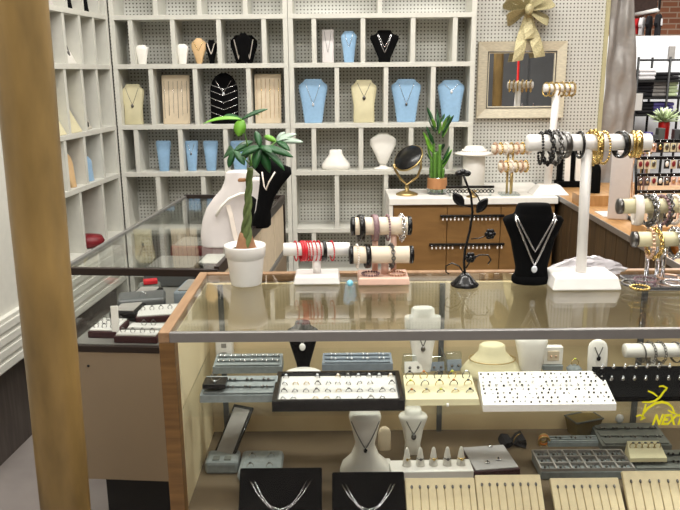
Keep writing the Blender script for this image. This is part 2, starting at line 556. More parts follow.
def bust_mb(kind, W, H, D, lean, nexp=2.6, n=32):
    rings = []
    for t, w, d in PROF[kind]:
        r = []
        for k in range(n):
            a = 2 * PI * k / n
            c, s = math.cos(a), math.sin(a)
            x = w * W / 2 * math.copysign(abs(c) ** (2 / nexp), c)
            y = d * D / 2 * math.copysign(abs(s) ** (2 / nexp), s) + lean * t * H
            r.append((x, y, t * H))
        rings.append(r)
    return MB().rings(rings)


def bust_y(kind, W, H, D, lean, x, t, nexp=2.6):
    w, d = prof_at(kind, t)
    u = min(1, abs(x) / (w * W / 2))
    return lean * t * H - d * D / 2 * max(0, 1 - u ** nexp) ** (1 / nexp)


def bust(name, label, kind, m, W, H, D, loc, rz=0, lean=0.12, group='necklace displays on the cubby shelves', base=None, cat='necklace display', foot=None):
    t = thing(name, label, cat, loc, rz, group)
    z0 = 0
    if base:                                     # oval plinth under the bust
        MB().lathe([(base * .98, 0), (base, .004), (base * .9, .012), (base * .3, .016), (base * .22, .03)], 28, (0, 0.0, 0), True, 1, .75).build('base', m, t)
        z0 = 0.014
    b = bust_mb(kind, W, H - z0, D, lean).build('bust', m, t, (0, 0, z0))
    if foot:                                     # easel strut behind a leaning display
        MB().tube([(0, lean * H * .7 + D * .3, H * .7), (0, lean * H + D * .5 + 0.025, 0.003)], 0.003).build('easel_strut', m, t)
    BUSTS[t.name] = (t, kind, W, H - z0, D, lean, z0)
    return t


BUSTS = {}


def necklace(bt, label, m='silver', x=.6, t1=.86, t0=.45, p=1.15, r=0.0012, pend=None, pr=0.006, group='necklaces worn by the displays', strands=1, name='necklace'):
    t, kind, W, H, D, lean, z0 = BUSTS[bt.name]
    root = thing(name, label, 'necklace', t.location, t.rotation_euler.z, group)
    for q in range(strands):
        pts = []
        tb = t0 + q * (t1 - t0) * .28
        N = 22
        for i in range(N + 1):
            s = -1 + 2 * i / N
            tt = tb + (t1 - tb) * abs(s) ** p
            xx = s * x * W / 2 * (1 - .1 * q)
            xx = max(-prof_at(kind, tt)[0] * W / 2 * .97, min(prof_at(kind, tt)[0] * W / 2 * .97, xx))
            pts.append((xx, bust_y(kind, W, H, D, lean, xx, tt) - r, tt * H + z0))
        MB().tube(pts, r, 6).build('chain', m, root)
    if pend:
        y = bust_y(kind, W, H, D, lean, 0, t0)
        MB().ball((0, y - pr * .6, t0 * H + z0 - pr), pr, 10, (1, .6, 1.25)).build('pendant', pend, root)
    return root


def shelf_bust(name, label, kind, m, x0, x1, ytop, ybot, row, Y=4.055, D=0.04, lean=0.1, **kw):
    px = (x0 + x1) / 2
    zb = Z[row] + TH / 2 + 0.0005
    X = at_y(px, ybot, Y).x
    H = at_y(px, ytop, Y).z - zb
    W = (x1 - x0) * m_per_px(Y, zb + H / 2)
    return bust(name, label, kind, m, W, max(H, .03), D, (X, Y, zb), 0, lean, **kw)


# second row (small ones under the top board)
b = shelf_bust('necklace_bust', 'small white necklace bust alone in the leftmost wide cubby, upper left of the back wall', 'easel', 'white_satin', 136, 149, 45, 64, 5)
b = shelf_bust('necklace_bust', 'small white necklace bust left of the tan bust in the upper back cubby', 'easel', 'white_satin', 177, 189, 44, 64, 5)
b = shelf_bust('necklace_bust', 'tan heart shaped necklace bust between a small white and a small black bust', 'heart', 'tan_bust', 192, 207, 38, 63, 5)
necklace(b, 'fine gold chain on the tan heart shaped bust', 'gold', .6, .85, .5)
b = shelf_bust('necklace_bust', 'small black necklace bust right of the tan bust in the same cubby', 'vee', 'velvet_black', 206, 218, 40, 62, 5)
necklace(b, 'white bead necklace on the small black bust beside the tan bust', 'pearl', .6, .86, .4, r=.0022)
# one bold black cluster of three overlapping busts
for k, (a, c, tp, dy, lb) in enumerate([(231, 247, 35, .02, 'left'), (242, 258, 35, .02, 'right'), (236, 252, 33, -.025, 'front middle')]):
    b = shelf_bust('necklace_bust', 'black velvet heart bust, %s one of the three huddled in an upper cubby' % lb, 'heart', 'velvet_black', a, c, tp, 61, 5, Y=4.07 + dy, D=.03, lean=.05)
    if k < 2: necklace(b, 'white diagonal bead strand on the %s bust of the three huddled black busts' % lb, 'pearl', .5, .84, .15, p=.9, r=.0026)
b = shelf_bust('necklace_stand', 'narrow white necklace board leaning in a cubby left of a slim blue bust', 'slab', 'lavender_white', 322, 334, 29, 60, 5, lean=.25, D=.02)
necklace(b, 'thin chain hanging on the narrow white leaning board', 'pewter', .6, .95, .3)
b = shelf_bust('necklace_bust', 'slim blue easel bust beside the narrow white board in the upper cubbies', 'easel', 'blue_velvet', 341, 357, 31, 60, 5)
necklace(b, 'thin silver chain on the slim blue upper bust', 'silver', .5, .9, .5)
b = shelf_bust('necklace_bust', 'wide black velvet necklace bust alone in the upper right back cubby', 'vee', 'velvet_black', 370, 399, 30, 59, 5)
necklace(b, 'silver V necklace on the lone wide black bust of the upper right cubbies', 'silver', .5, .88, .3, r=.002, strands=2)
# third row
b = shelf_bust('necklace_bust', 'cream necklace bust nearest the corner of the two shelf walls', 'vneck', 'cream', 123, 146, 84, 125, 4)
necklace(b, 'pewter pendant necklace on the cream bust in the corner cubby', 'pewter', .55, .9, .5, pend='pewter', pr=.008)
b = shelf_bust('necklace_board', 'beige necklace board hung with many chains, left of the tall black arched bust', 'slab', 'beige_card', 163, 191, 75, 124, 4, D=.02, lean=.12)
for q in range(6):
    W_ = BUSTS[b.name][2]; H_ = BUSTS[b.name][3]
    xx = (-.4 + .16 * q) * W_
    c = MB().tube([(xx, bust_y('slab', W_, H_, .02, .12, xx, tt) - .0012, tt * H_) for tt in (.88, .6, .35, .12 + .05 * (q % 3))], .0011, 6).build('hanging_chain', 'pewter' if q % 2 else 'silver', None, b.location)
    tag(c, ORD[q] + ' chain from the left on the beige board left of the tall black arched bust', 'necklace', 'chains on the left beige board')
b = shelf_bust('necklace_bust', 'tall black arched bust with silver cords around it, in the middle row', 'arch', 'velvet_black', 211, 239, 73, 123, 4)
for k, tt in enumerate((.16, .30, .44, .58, .70)):
    necklace(b, ORD[k] + ' silver cord from the bottom across the tall black arched bust', 'silver', .99, tt + .08, tt - .02, p=1.0, r=.0015, group='cords on the black arched bust')
necklace(b, 'pendant necklace at the top of the tall black arched bust', 'silver', .55, .85, .62, pend='crystal', pr=.007)
b = shelf_bust('necklace_board', 'beige necklace board in the cubby right of the tall black arched bust', 'slab', 'beige_card', 255, 282, 74, 123, 4, D=.02, lean=.12)
for q in range(6):
    W_ = BUSTS[b.name][2]; H_ = BUSTS[b.name][3]
    xx = (-.4 + .16 * q) * W_
    c = MB().tube([(xx, bust_y('slab', W_, H_, .02, .12, xx, tt) - .0012, tt * H_) for tt in (.9, .6, .3, .1)], .0011, 6).build('hanging_chain', 'gold' if q % 2 else 'rose_gold', None, b.location)
    tag(c, ORD[q] + ' chain from the left on the beige board right of the tall black arched bust', 'necklace', 'chains on the right beige board')
for a, c, tp, lb in ((299, 328, 79, 'just right of the middle upright'), (391, 421, 79, 'between a cream bust and another blue bust'), (437, 464, 80, 'at the right end, behind the bamboo')):
    b = shelf_bust('necklace_bust', 'large blue easel bust ' + lb, 'easel', 'blue_velvet', a, c, tp, 122, 4)
    necklace(b, 'stone necklace on large blue bust ' + lb.replace(' and another blue bust', ' and a blue one'), 'silver', .5, .9, .45 if a != 437 else .75, pend='pewter' if a == 391 else 'crystal', pr=.007)
b = shelf_bust('necklace_bust', 'cream necklace bust between two large blue busts in the middle row', 'vneck', 'cream', 351, 377, 80, 122, 4)
necklace(b, 'dark pendant necklace on the cream bust between the large blue busts', 'pewter', .5, .93, .62, pend='pewter', pr=.009)
# fourth row
for a, c, lb in ((157, 172, 'alone in its cubby, left of the blue pair'), (186, 199, 'left one of the pair beside the tree'), (204, 219, 'right one of the pair beside the tree'), (231, 250, 'partly behind the tree leaves')):
    b = shelf_bust('necklace_bust', 'small blue easel bust ' + lb, 'wedge', 'blue_velvet', a, c, 141, 170, 3)
    if a in (186, 231): necklace(b, 'tiny dark pendant on small blue bust ' + lb, 'silver', .5, .9, .6, pend='pewter', pr=.005)
t = thing('necklace_bust', 'low white collar shaped necklace bust in a cubby right of the potted tree', 'necklace display', (at_y(336, 172, 4.06).x, 4.06, Z[3] + .0125), 0, 'necklace displays on the cubby shelves')
MB().lathe([(.07, 0), (.08, .012), (.076, .03), (.052, .06), (.036, .085), (.034, .105), (.03, .108)], 32, (0, 0, 0), True, 1, .62).build('bust', 'white_satin', t)
t = thing('necklace_bust', 'white necklace bust on a round foot, left of the black vanity mirror', 'necklace display', (at_y(383, 170, 4.06).x, 4.06, Z[3] + .0125), 0, 'necklace displays on the cubby shelves')
MB().lathe([(.05, 0), (.052, .006), (.02, .014), (.014, .04)], 28, (0, 0, 0), True, 1, .7).build('base', 'white_satin', t)
bust_mb('heart', .142, .165, .05, .05).build('bust', 'white_satin', t, (0, 0, .03))

# displays on the left wall shelves (they face the room, so they show in profile)


def side_bust(name, label, kind, m, lx, row, W, H, D=.04, lean=.3, dy=.035, **kw):
    p = ls(lx, dy, Z[row] + TH / 2 + .0005)
    return bust(name, label, kind, m, W, H, D, p, LR, lean, group='displays on the left wall shelves', **kw)


b = side_bust('necklace_bust', 'white spotted necklace bust in the upper left wall cubby nearest the gold post', 'bib', 'lavender_white', -.66, 5, .13, .14)
b = side_bust('necklace_bust', 'white bust with a green edge in the second upper cubby of the left wall', 'bib', 'white_satin', -.43, 5, .12, .13, lean=.5)
necklace(b, 'dark beaded necklace on the white bust in the second upper left wall cubby', 'pewter', .6, .86, .3, r=.003)
for lx, lb in ((-.82, 'nearest the gold post'), (-.64, 'second from the gold post'), (-.47, 'third from the gold post')):
    b = side_bust('necklace_board', 'cream leaning necklace board in the middle left wall cubbies, ' + lb, 'slab', 'cream', lx, 4, .12, .2, .012, .55, dy=.012)
b = side_bust('necklace_board', 'low pale leaning necklace board in the middle left wall cubby by the corner', 'slab', 'shelf_grey', -.29, 4, .1, .12, .012, .4)
necklace(b, 'black beaded pendant necklace in the left wall cubby by the corner', 'black_bead', .5, .9, .3, r=.004, pend='black_bead', pr=.012)
b = side_bust('necklace_board', 'tall white leaning board in the lower left wall cubby beside the gold post', 'slab', 'white_satin', -.74, 3, .13, .2, .012, .4, dy=.015)
b = side_bust('necklace_bust', 'orange tan bust in the lower left wall cubby', 'heart', 'tan_bust', -.52, 3, .12, .17, .04, .25)
b = side_bust('necklace_bust', 'small pale blue bust in the lower left wall cubby', 'easel', 'blue_velvet', -.31, 3, .09, .12, .04, .2)
for lx, lb in ((-.39, 'left'), (-.2, 'right')):
    b = side_bust('necklace_bust', 'black necklace bust at the very top of the left wall shelves, %s one' % lb, 'vee', 'velvet_black', lx, 6, .13, .2, .04, .2)
    necklace(b, 'silver chain on the %s black bust at the top of the left wall shelves' % lb, 'silver', .6, .86, .4, r=.002)
b = side_bust('necklace_bust', 'lavender white bust at the top of the left wall shelves beside the gold post', 'bib', 'lavender_white', -.62, 6, .13, .18)
q = MB().lathe([(.03, 0), (.075, .006), (.085, .03), (.075, .055), (.03, .062)], 24, (0, 0, 0), True, 1.2, .8).build('cushion', 'dark_red', None, ls(-.4, .06, Z[2] + TH / 2 + .001))
tag(q, 'dark red cushion lying on the low shelf of the left wall', 'cushion')

# things on the pegboard
t = thing('gold_bow', 'large gold glitter ribbon bow pinned to the pegboard above the framed mirror', 'bow', (at_y(527, 10, 4.165).x, 4.165, at_y(527, 10, 4.165).z))
S = m_per_px(4.165, 1.8)


def loop(ax, az, L, Wd, tw):
    pts, wv = [], []
    for i in range(15):
        a = i / 14
        d = math.sin(PI * a)
        r = L * (math.sin(PI * a) ** .8)
        off = (a - .5) * Wd * 1.1
        px_ = math.cos(az) * r - math.sin(az) * off * d
        pz_ = math.sin(az) * r + math.cos(az) * off * d
        pts.append((px_, -.012 - .038 * math.sin(2 * PI * a) - .02 * d, pz_))
        k = .35 + .65 * d
        wv.append((-math.sin(az) * Wd * k * .55, Wd * k * .75, math.cos(az) * Wd * k * .55))
    return MB().ribbon(pts, wv, .0015)


for az, L in ((2.75, .13), (.35, .13), (3.6, .125), (-.5, .125), (2.1, .1), (1.0, .1)):
    loop(0, az, L, .085, 0).build('loop', 'bow_gold', t)
for x1, z1, w1 in ((-.045, -.265, .06), (.075, -.245, .06), (.012, -.15, .05)):
    pts = [(x1 * k, -.02 + .012 * math.sin(k * 5), z1 * k) for k in (0, .2, .4, .6, .8, 1.0)]
    MB().ribbon(pts, [(w1 * (.35 + .65 * min(1, k * 1.6)), .012 * math.cos(k * 6), w1 * .15) for k in (0, .2, .4, .6, .8, 1.0)], .0015).build('tail', 'bow_gold', t)
MB().ball((0, -.05, 0), .024, 14, (1, .8, 1.2)).build('knot', 'bow_gold', t)

a = at_y(476, 118, 4.18); c = at_y(567, 41, 4.18)
x0, x1, z0, z1 = a.x, c.x, a.z, c.z
t = thing('wall_mirror', 'framed mirror with a silvery wooden frame hanging on the pegboard', 'mirror', ((x0 + x1) / 2, 4.198, z0))
hw, hh = (x1 - x0) / 2, z1 - z0
fw = .062
fr = MB()
for P4 in ([(-hw, 0), (hw, 0), (hw - fw, fw), (-hw + fw, fw)], [(-hw, hh), (-hw + fw, hh - fw), (hw - fw, hh - fw), (hw, hh)],
           [(-hw, 0), (-hw + fw, fw), (-hw + fw, hh - fw), (-hw, hh)], [(hw, 0), (hw, hh), (hw - fw, hh - fw), (hw - fw, fw)]):
    vs = [(x, -.002, z) for x, z in P4]
    cx = 0; cz = hh / 2
    front = []
    for x, z in P4:
        inner = abs(abs(x) - (hw - fw)) < 1e-6
        front.append((x, -.022 if inner else -.034, z))
    fr.add(vs + front, [(0, 1, 2, 3), (4, 7, 6, 5), (0, 4, 5, 1), (1, 5, 6, 2), (2, 6, 7, 3), (3, 7, 4, 0)])
fr.build('frame', 'frame_silver', t)
g = fw - .008
MB().tube([(-hw + g, -.025, g), (hw - g, -.025, g), (hw - g, -.025, hh - g), (-hw + g, -.025, hh - g)], .004, 6, loop=True).build('inner_bead', 'pewter', t)
MB().span((-hw + fw - .004, -.014, fw - .004), (hw - fw + .004, -.008, hh - fw + .004)).build('mirror_glass', 'mirror', t)

# ------------------------------------------------------------------ grey drape beside the pegboard
pts = []
nu, nv = 30, 110
xl, xr = 1.475, 1.585
vs, fs = [], []
for j in range(nv + 1):
    v = j / nv
    zz = 0.1 + 2.6 * v
    for i in range(nu + 1):
        u = i / nu
        bulge = .003 * math.sin(3 * v * PI + 1)
        x = xl + (xr - xl + bulge * .6 + max(0, min(.07, .13 * (1.95 - zz)))) * u
        ef = .35 + .65 * math.sin(PI * u)
        y = 4.2 + ef * .75 * (.016 * math.sin(u * 8 + 2.2 * math.sin(v * 7)) + .012 * math.sin(u * 14 - v * 26) + .016 * math.sin(v * 38 + u * 7 + 2 * math.sin(v * 11)) * (1 - u * .4) + .008 * math.sin(v * 71 - u * 5))
        vs.append((x, y, zz))
for j in range(nv):
    for i in range(nu):
        p = j * (nu + 1) + i
        fs.append((p, p + 1, p + nu + 2, p + nu + 1))
n0 = len(vs)
vs2 = vs + [(x, y + .004, z) for x, y, z in vs]
fs2 = fs + [tuple(i + n0 for i in reversed(f)) for f in fs]
ed = [j * (nu + 1) for j in range(nv + 1)]
for seq in (ed, [e + nu for e in ed], list(range(nu + 1)), list(range(nv * (nu + 1), (nv + 1) * (nu + 1)))):
    for p, q in zip(seq, seq[1:]):
        fs2.append((p, q, q + n0, p + n0))
mb = MB(); mb.add(vs2, fs2, True)
tag(mb.build('drape', 'drape_grey'), 'crumpled grey satin drape hanging at the end of the pegboard wall', 'drape')

# ------------------------------------------------------------------ gold post in front, and its twin seen in the mirror
pb = at_y(66, 510, 1.66); pt = at_y(18, 0, 1.62)
d = (pt - pb) / (pt.z - pb.z)
base = pb + d * (0 - pb.z); top = pb + d * (3.2 - pb.z)
R0 = 25.6 * m_per_px(1.65, 1.0)
t = thing('post', 'thick aged gold painted post standing left in front of the counters', 'post', base)
rings = []
for k in range(33):
    z = k / 32
    c_ = (top - base) * z
    rings.append([(c_.x + R0 * (1 + .012 * math.sin(k * 2.1 + j)) * math.cos(2 * PI * j / 36), c_.y + R0 * math.sin(2 * PI * j / 36), c_.z) for j in range(36)])
MB().rings(rings).build('shaft', 'gold_post', t)
MB().lathe([(R0 * 1.35, 0), (R0 * 1.35, .03), (R0 * 1.06, .05), (R0 * 1.05, .06)], 32).build('collar', 'gold_post', t)
t = thing('post', 'slimmer gold painted post behind the viewer, seen only in the framed mirror', 'post', (1.66, .45, 0))
MB().lathe([(.05, 0), (.05, 3.2)], 24).build('shaft', 'gold_post', t)
MB().lathe([(.07, 0), (.07, .04), (.052, .06)], 24).build('collar', 'gold_post', t)
t = thing('steel_cabinet', 'dark grey steel cabinet behind the viewer, reflected in the framed mirror', 'cabinet', (2.35, -1.3, 0))
MB().span((-.75, -.25, .05), (.75, .25, 1.95), .01).build('body', 'slate', t)
for x in (-.37, .37):
    dd = MB().span((x - .36, .251, .1), (x + .36, .265, 1.9), .004).build('door', 'slate', t)
    MB().span((x - .3 * (1 if x < 0 else -1) * -1 - .01, .266, .9), (x - .3 * (1 if x < 0 else -1) * -1 + .01, .285, 1.1), .003).build('handle', 'chrome', dd)
MB().span((-.7, -.2, 0), (.7, .2, .05)).build('plinth', 'black', t)
tag(MB().lathe([(.05, 0), (.05, .012), (.013, .02), (.013, 2.2), (.0, 2.2)], 12).build('red_pole', 'red_tin', None, (2.02, -.2, 0)), 'thin red pole behind the viewer, reflected in the framed mirror', 'pole')

# ------------------------------------------------------------------ glass sales case in front
CX0, CX1, CY0, CY1, CT = -0.397, 1.42, 1.519, 2.02, 0.96
SH = 0.758          # top of the inner glass shelf
DK = 0.49           # top of the inner deck
t = thing('display_case', 'large wood framed glass jewellery case in the foreground, filled with trays', 'display case', (0, 0, 0))
t.location = (CX0, CY0, 0)
o3 = (-CX0, -CY0, 0)


def part(mb, name, m, parent=None, label=None):
    return mb.build(name, m, parent or t, (-(parent or t).location.x, -(parent or t).location.y, -(parent or t).location.z) if (parent or t).parent is None else (0, 0, 0), None, label)


part(MB().span((CX0 + .026, CY0 + .004, CT - .007), (CX1 - .02, CY1 - .024, CT - .001)), 'top_glass', 'glass_top')
part(MB().span((CX0 + .042, CY0 + .006, DK - .02), (CX1 - .04, CY0 + .011, CT - .022)), 'front_glass', 'glass_clear')
part(MB().span((CX0 + .03, CY0 + .022, SH - .006), (CX1 - .03, CY0 + .43, SH)), 'glass_shelf', 'glass_clear')
part(MB().span((CX0 + .024, CY0, CT - .022), (CX1, CY0 + .013, CT + .001), .002), 'front_rail', 'alu')
part(MB().span((CX0, CY0, CT - .022), (CX0 + .024, CY1, CT + .002), .002), 'left_rail', 'oak_rail')
part(MB().span((CX0 + .024, CY1 - .022, CT - .022), (CX1, CY1, CT + .002), .002), 'rear_rail', 'oak_rail')
part(MB().span((CX0, CY0, 0.05), (CX0 + .034, CY0 + .036, CT - .0222), .002), 'corner_post', 'oak_orange')
part(MB().span((CX1 - .04, CY0, 0.05), (CX1, CY0 + .04, CT - .0222), .002), 'corner_post', 'oak_orange')
part(MB().span((CX0 + .005, CY0 + .04, 0.05), (CX0 + .025, CY1 - .004, CT - .0222)), 'side_panel', 'case_cream')
part(MB().span((CX1 - .025, CY0 + .04, 0.05), (CX1 - .005, CY1 - .004, CT - .0222)), 'side_panel', 'case_cream')
part(MB().span((CX0 + .025, CY1 - .045, 0.05), (CX1 - .025, CY1 - .03, CT - .0222)), 'back_panel', 'case_tan')
part(MB().span((CX0 + .025, CY0 + .012, DK - .02), (CX1 - .025, CY1 - .045, DK)), 'deck', 'deck_brown')
part(MB().span((CX0 + .04, CY0 + .004, 0.08), (CX1 - .04, CY0 + .02, DK - .0205)), 'front_panel', 'counter_wood')
part(MB().span((CX0 + .02, CY0 + .05, 0.0), (CX1 - .02, CY1 - .05, .05)), 'plinth', 'black')
for px in (223, 441, 640):
    X = at_y(px, 345, CY1 - .05).x
    s_ = part(MB().span((X - .007, CY1 - .056, DK), (X + .007, CY1 - .0452, CT - .023)), 'shelf_standard', 'slate')
    MB().prism([(0, 0), (.006, 0), (.006, 0.001), (0, .001)], 0, .001)
    part(MB().add([(X - .003, CY1 - .056, SH - .0065), (X - .003, CY1 - .056, SH - .05), (X - .003, CY0 + .12, SH - .0065), (X + .003, CY1 - .056, SH - .0065), (X + .003, CY1 - .056, SH - .05), (X + .003, CY0 + .12, SH - .0065)],
                  [(0, 1, 2), (3, 5, 4), (0, 3, 4, 1), (1, 4, 5, 2), (0, 2, 5, 3)]), 'shelf_bracket', 'slate')

# lettering and emblem on the front glass
yv = CY0 + .0056
dec = thing('window_decal', 'yellow NEXT lettering and leaping emblem stuck on the case front glass', 'sticker', at_y(660, 405, yv))
fc = bpy.data.curves.new('lettering', 'FONT')
fc.body = 'NEXT'; fc.size = .035; fc.shear = .34; fc.extrude = .0002; fc.offset = .0014; fc.space_character = 1.02
fc.materials.append(M['yellow_vinyl'])
tmp = bpy.data.objects.new('lettering', fc); COL.objects.link(tmp)
bpy.context.view_layer.update()
fme = bpy.data.meshes.new_from_object(tmp.evaluated_get(bpy.context.evaluated_depsgraph_get()))
bpy.data.objects.remove(tmp)
fo = bpy.data.objects.new('lettering', fme); COL.objects.link(fo)
fo.scale = (.74, 1, 1)
fo.parent = dec
p0 = at_y(651.5, 424.5, yv)
fo.location = (p0.x - dec.location.x, -.0003, p0.z - dec.location.z); fo.rotation_euler = (PI / 2, 0, 0)
eb = MB()
for path, wd in (([(642, 420), (643, 414), (648, 408), (655, 403.5), (662, 402), (668, 403.5), (672, 407), (674.5, 413)], 2.2),
                 ([(642, 402), (649, 402.3), (655, 401), (660, 397), (664, 391.5), (667, 388)], 1.8), ([(659, 386.5), (663, 386), (667, 388), (665.5, 391)], 1.6),
                 ([(648, 391), (653, 393), (657.5, 396.5)], 1.5), ([(646, 404), (644.5, 409), (643, 413)], 1.5), ([(636, 416.5), (640, 415), (645, 418), (640, 420)], 1.6), ([(668, 410), (672, 412.5), (676, 414)], 1.5)):
    P3 = [at_y(x, y, yv) - dec.location for x, y in path]
    wv = []
    for i in range(len(P3)):
        tt = P3[min(i + 1, len(P3) - 1)] - P3[max(i - 1, 0)]
        nn = Vector((-tt.z, 0, tt.x)).normalized()
        k = math.sin(PI * (i + .6) / (len(P3) + .2)) * .6 + .4
        wv.append(nn * wd * m_per_px(yv, .72) * k * 1.25)
    eb.ribbon(P3, wv, .0005)
eb.build('emblem', 'yellow_vinyl', dec)

# ------------------------------------------------------------------ contents of the case


def box_on(x0, x1, yfb, ybt, zb, h):
    """footprint of a low tray: x range at its front bottom edge, rows of its front bottom and back top edges"""
    c = (x0 + x1) / 2
    a, b_ = at_z(x0, yfb, zb), at_z(x1, yfb, zb)
    yb = at_z(c, ybt, zb + h).y
    return (a.x + b_.x) / 2, a.y, yb, b_.x - a.x


def tray_mb(w, d, h, th=.005):
    m_ = MB()
    m_.span((-w / 2, 0, 0), (w / 2, d, .004))
    m_.span((-w / 2, 0, .004), (w / 2, th, h), .001); m_.span((-w / 2, d - th, .004), (w / 2, d, h), .001)
    m_.span((-w / 2, th, .004), (-w / 2 + th, d - th, h)); m_.span((w / 2 - th, th, .004), (w / 2, d - th, h))
    return m_


ring_mesh = {}


def ring_obj(name, label, loc, metal='silver', gem='crystal', R=.0085, group='rings', rz=0):
    key = (metal, gem, R)
    if key not in ring_mesh:
        t_ = thing(name, label, 'ring', loc, rz, group)
        MB().ring((0, 0, 0), R, .0011, 'Y', 20, 6).build('band', metal, t_)
        MB().ball((0, 0, R + .0012), .0033, 8, (1.2, 1, .8)).build('stone', gem, t_)
        ring_mesh[key] = t_
        return t_
    t_ = copy_tree(ring_mesh[key]); t_.location = loc; t_.rotation_euler.z = rz; t_['label'] = label; t_['group'] = group
    return t_


# long black ring tray
cx, yf, yb, wd = box_on(272, 405, 412, 371, SH, .026)
t = thing('ring_tray', 'long black tray with a white foam insert full of rings', 'display tray', (cx, yf, SH + .0005), 0, 'display trays on the glass shelf')
tray_mb(wd, yb - yf, .026, .011).build('tray', 'gloss_black', t)
MB().span((-wd / 2 + .0115, .0115, .0042), (wd / 2 - .0115, yb - yf - .0115, .018), .002).build('foam_insert', 'foam_white', t)
for r in range(4):
    cnt = 0
    for k in range(11):
        if random.random() < .07: continue
        cnt += 1
        g = random.random()
        ring_obj('ring', '%s ring, %s from left in the %s row of the long black tray' % ('gold' if g < .15 else 'silver', ORD[cnt - 1], ROWS[4][r]), (cx - wd / 2 + .024 + k * (wd - .048) / 10 + random.uniform(-.002, .002), yf + .024 + r * (yb - yf - .046) / 3, SH + .0188),
                 'gold' if g < .15 else 'pewter', 'pearl' if g < .15 else ('crystal' if g < .6 else 'pewter'), 0.0064 if g < .6 else .0072, 'gold rings in the long black tray' if g < .15 else 'silver rings in the long black tray', random.uniform(-.5, .5))
# cream tray
cx, yf, yb, wd = box_on(405, 480, 406, 376, SH, .03)
t = thing('ring_tray', 'cream ring tray between the black tray and the white stud tray', 'display tray', (cx, yf, SH + .0005), 0, 'display trays on the glass shelf')
dp = yb - yf
MB().add([(-wd / 2, 0, 0), (wd / 2, 0, 0), (wd / 2, dp, 0), (-wd / 2, dp, 0), (-wd / 2 + .002, .003, .014), (wd / 2 - .002, .003, .014), (wd / 2 - .004, dp - .003, .034), (-wd / 2 + .004, dp - .003, .034)],
         [(3, 2, 1, 0), (4, 5, 6, 7), (0, 1, 5, 4), (1, 2, 6, 5), (2, 3, 7, 6), (3, 0, 4, 7)]).build('tray', 'cream', t)
MB().tube([(0.012, -.001, .006), (0.012, -.003, -.001)], .003).build('tab', 'white_plastic', t)
for r in range(3):
    for k in range(5):
        ring_obj('ring', 'stone ring, %s from left in the %s row of the cream tray' % (ORD[k], ROWS[3][r]), (cx - wd / 2 + .018 + k * (wd - .036) / 4, yf + .03 + r * (dp - .045) / 2, SH + .0175 + .0105 * r), 'gold' if (k + r) % 2 else 'pewter', ['amber', 'pewter', 'yellow_green', 'crystal', 'black_bead'][(k + 2 * r) % 5], .0095, 'rings in the cream tray', .2)
# white stud tray
a, b_ = at_z(483, 412, SH), at_z(617, 412, SH)
c1, c2 = at_z(478, 374, SH + .035), at_z(602, 374, SH + .035)
c2.y = c1.y
t = thing('earring_tray', 'white sloping tray dotted with rows of stud earrings', 'display tray', (a.x, a.y, SH + .0005), 0, 'display trays on the glass shelf')
Q = [(0, 0, 0), (b_.x - a.x, 0, 0), (c2.x - a.x, c2.y - a.y, 0), (c1.x - a.x, c1.y - a.y, 0), (0, .001, .016), (b_.x - a.x, .001, .016), (c2.x - a.x, c2.y - a.y, .04), (c1.x - a.x, c1.y - a.y, .04)]
MB().add(Q, [(3, 2, 1, 0), (4, 5, 6, 7), (0, 1, 5, 4), (1, 2, 6, 5), (2, 3, 7, 6), (3, 0, 4, 7)]).build('tray', 'white_plastic', t)
stud = {}
for r in range(8):
    for k in range(20):
        v = (r + .6 + random.uniform(-.12, .12)) / 8.4; u = (k + .6 + random.uniform(-.25, .25)) / 20.2
        if random.random() < .12: continue
        lo_ = Vector(Q[4]).lerp(Vector(Q[5]), u); hi_ = Vector(Q[7]).lerp(Vector(Q[6]), u)
        p = lo_.lerp(hi_, v) + t.location
        g = random.choice(['black_bead', 'black_bead', 'pewter', 'silver', 'silver', 'crystal', 'pewter'])
        lb = {'black_bead': 'black', 'pewter': 'dark metal', 'silver': 'silver', 'crystal': 'clear crystal', 'gold': 'gold'}[g]
        key = g
        if key not in stud:
            m_ = MB().ball((0, 0, .0022), .0026, 8).build('stud_earring', g, None, p)
            stud[key] = m_
        else:
            m_ = stud[key].copy(); COL.objects.link(m_); m_.location = p
        tag(m_, 'tiny %s stud in the %s row of the white sloping tray' % (lb, ROWS[8][r]), 'earring', '%s studs in the %s row of the white tray' % (lb, ROWS[8][r]))


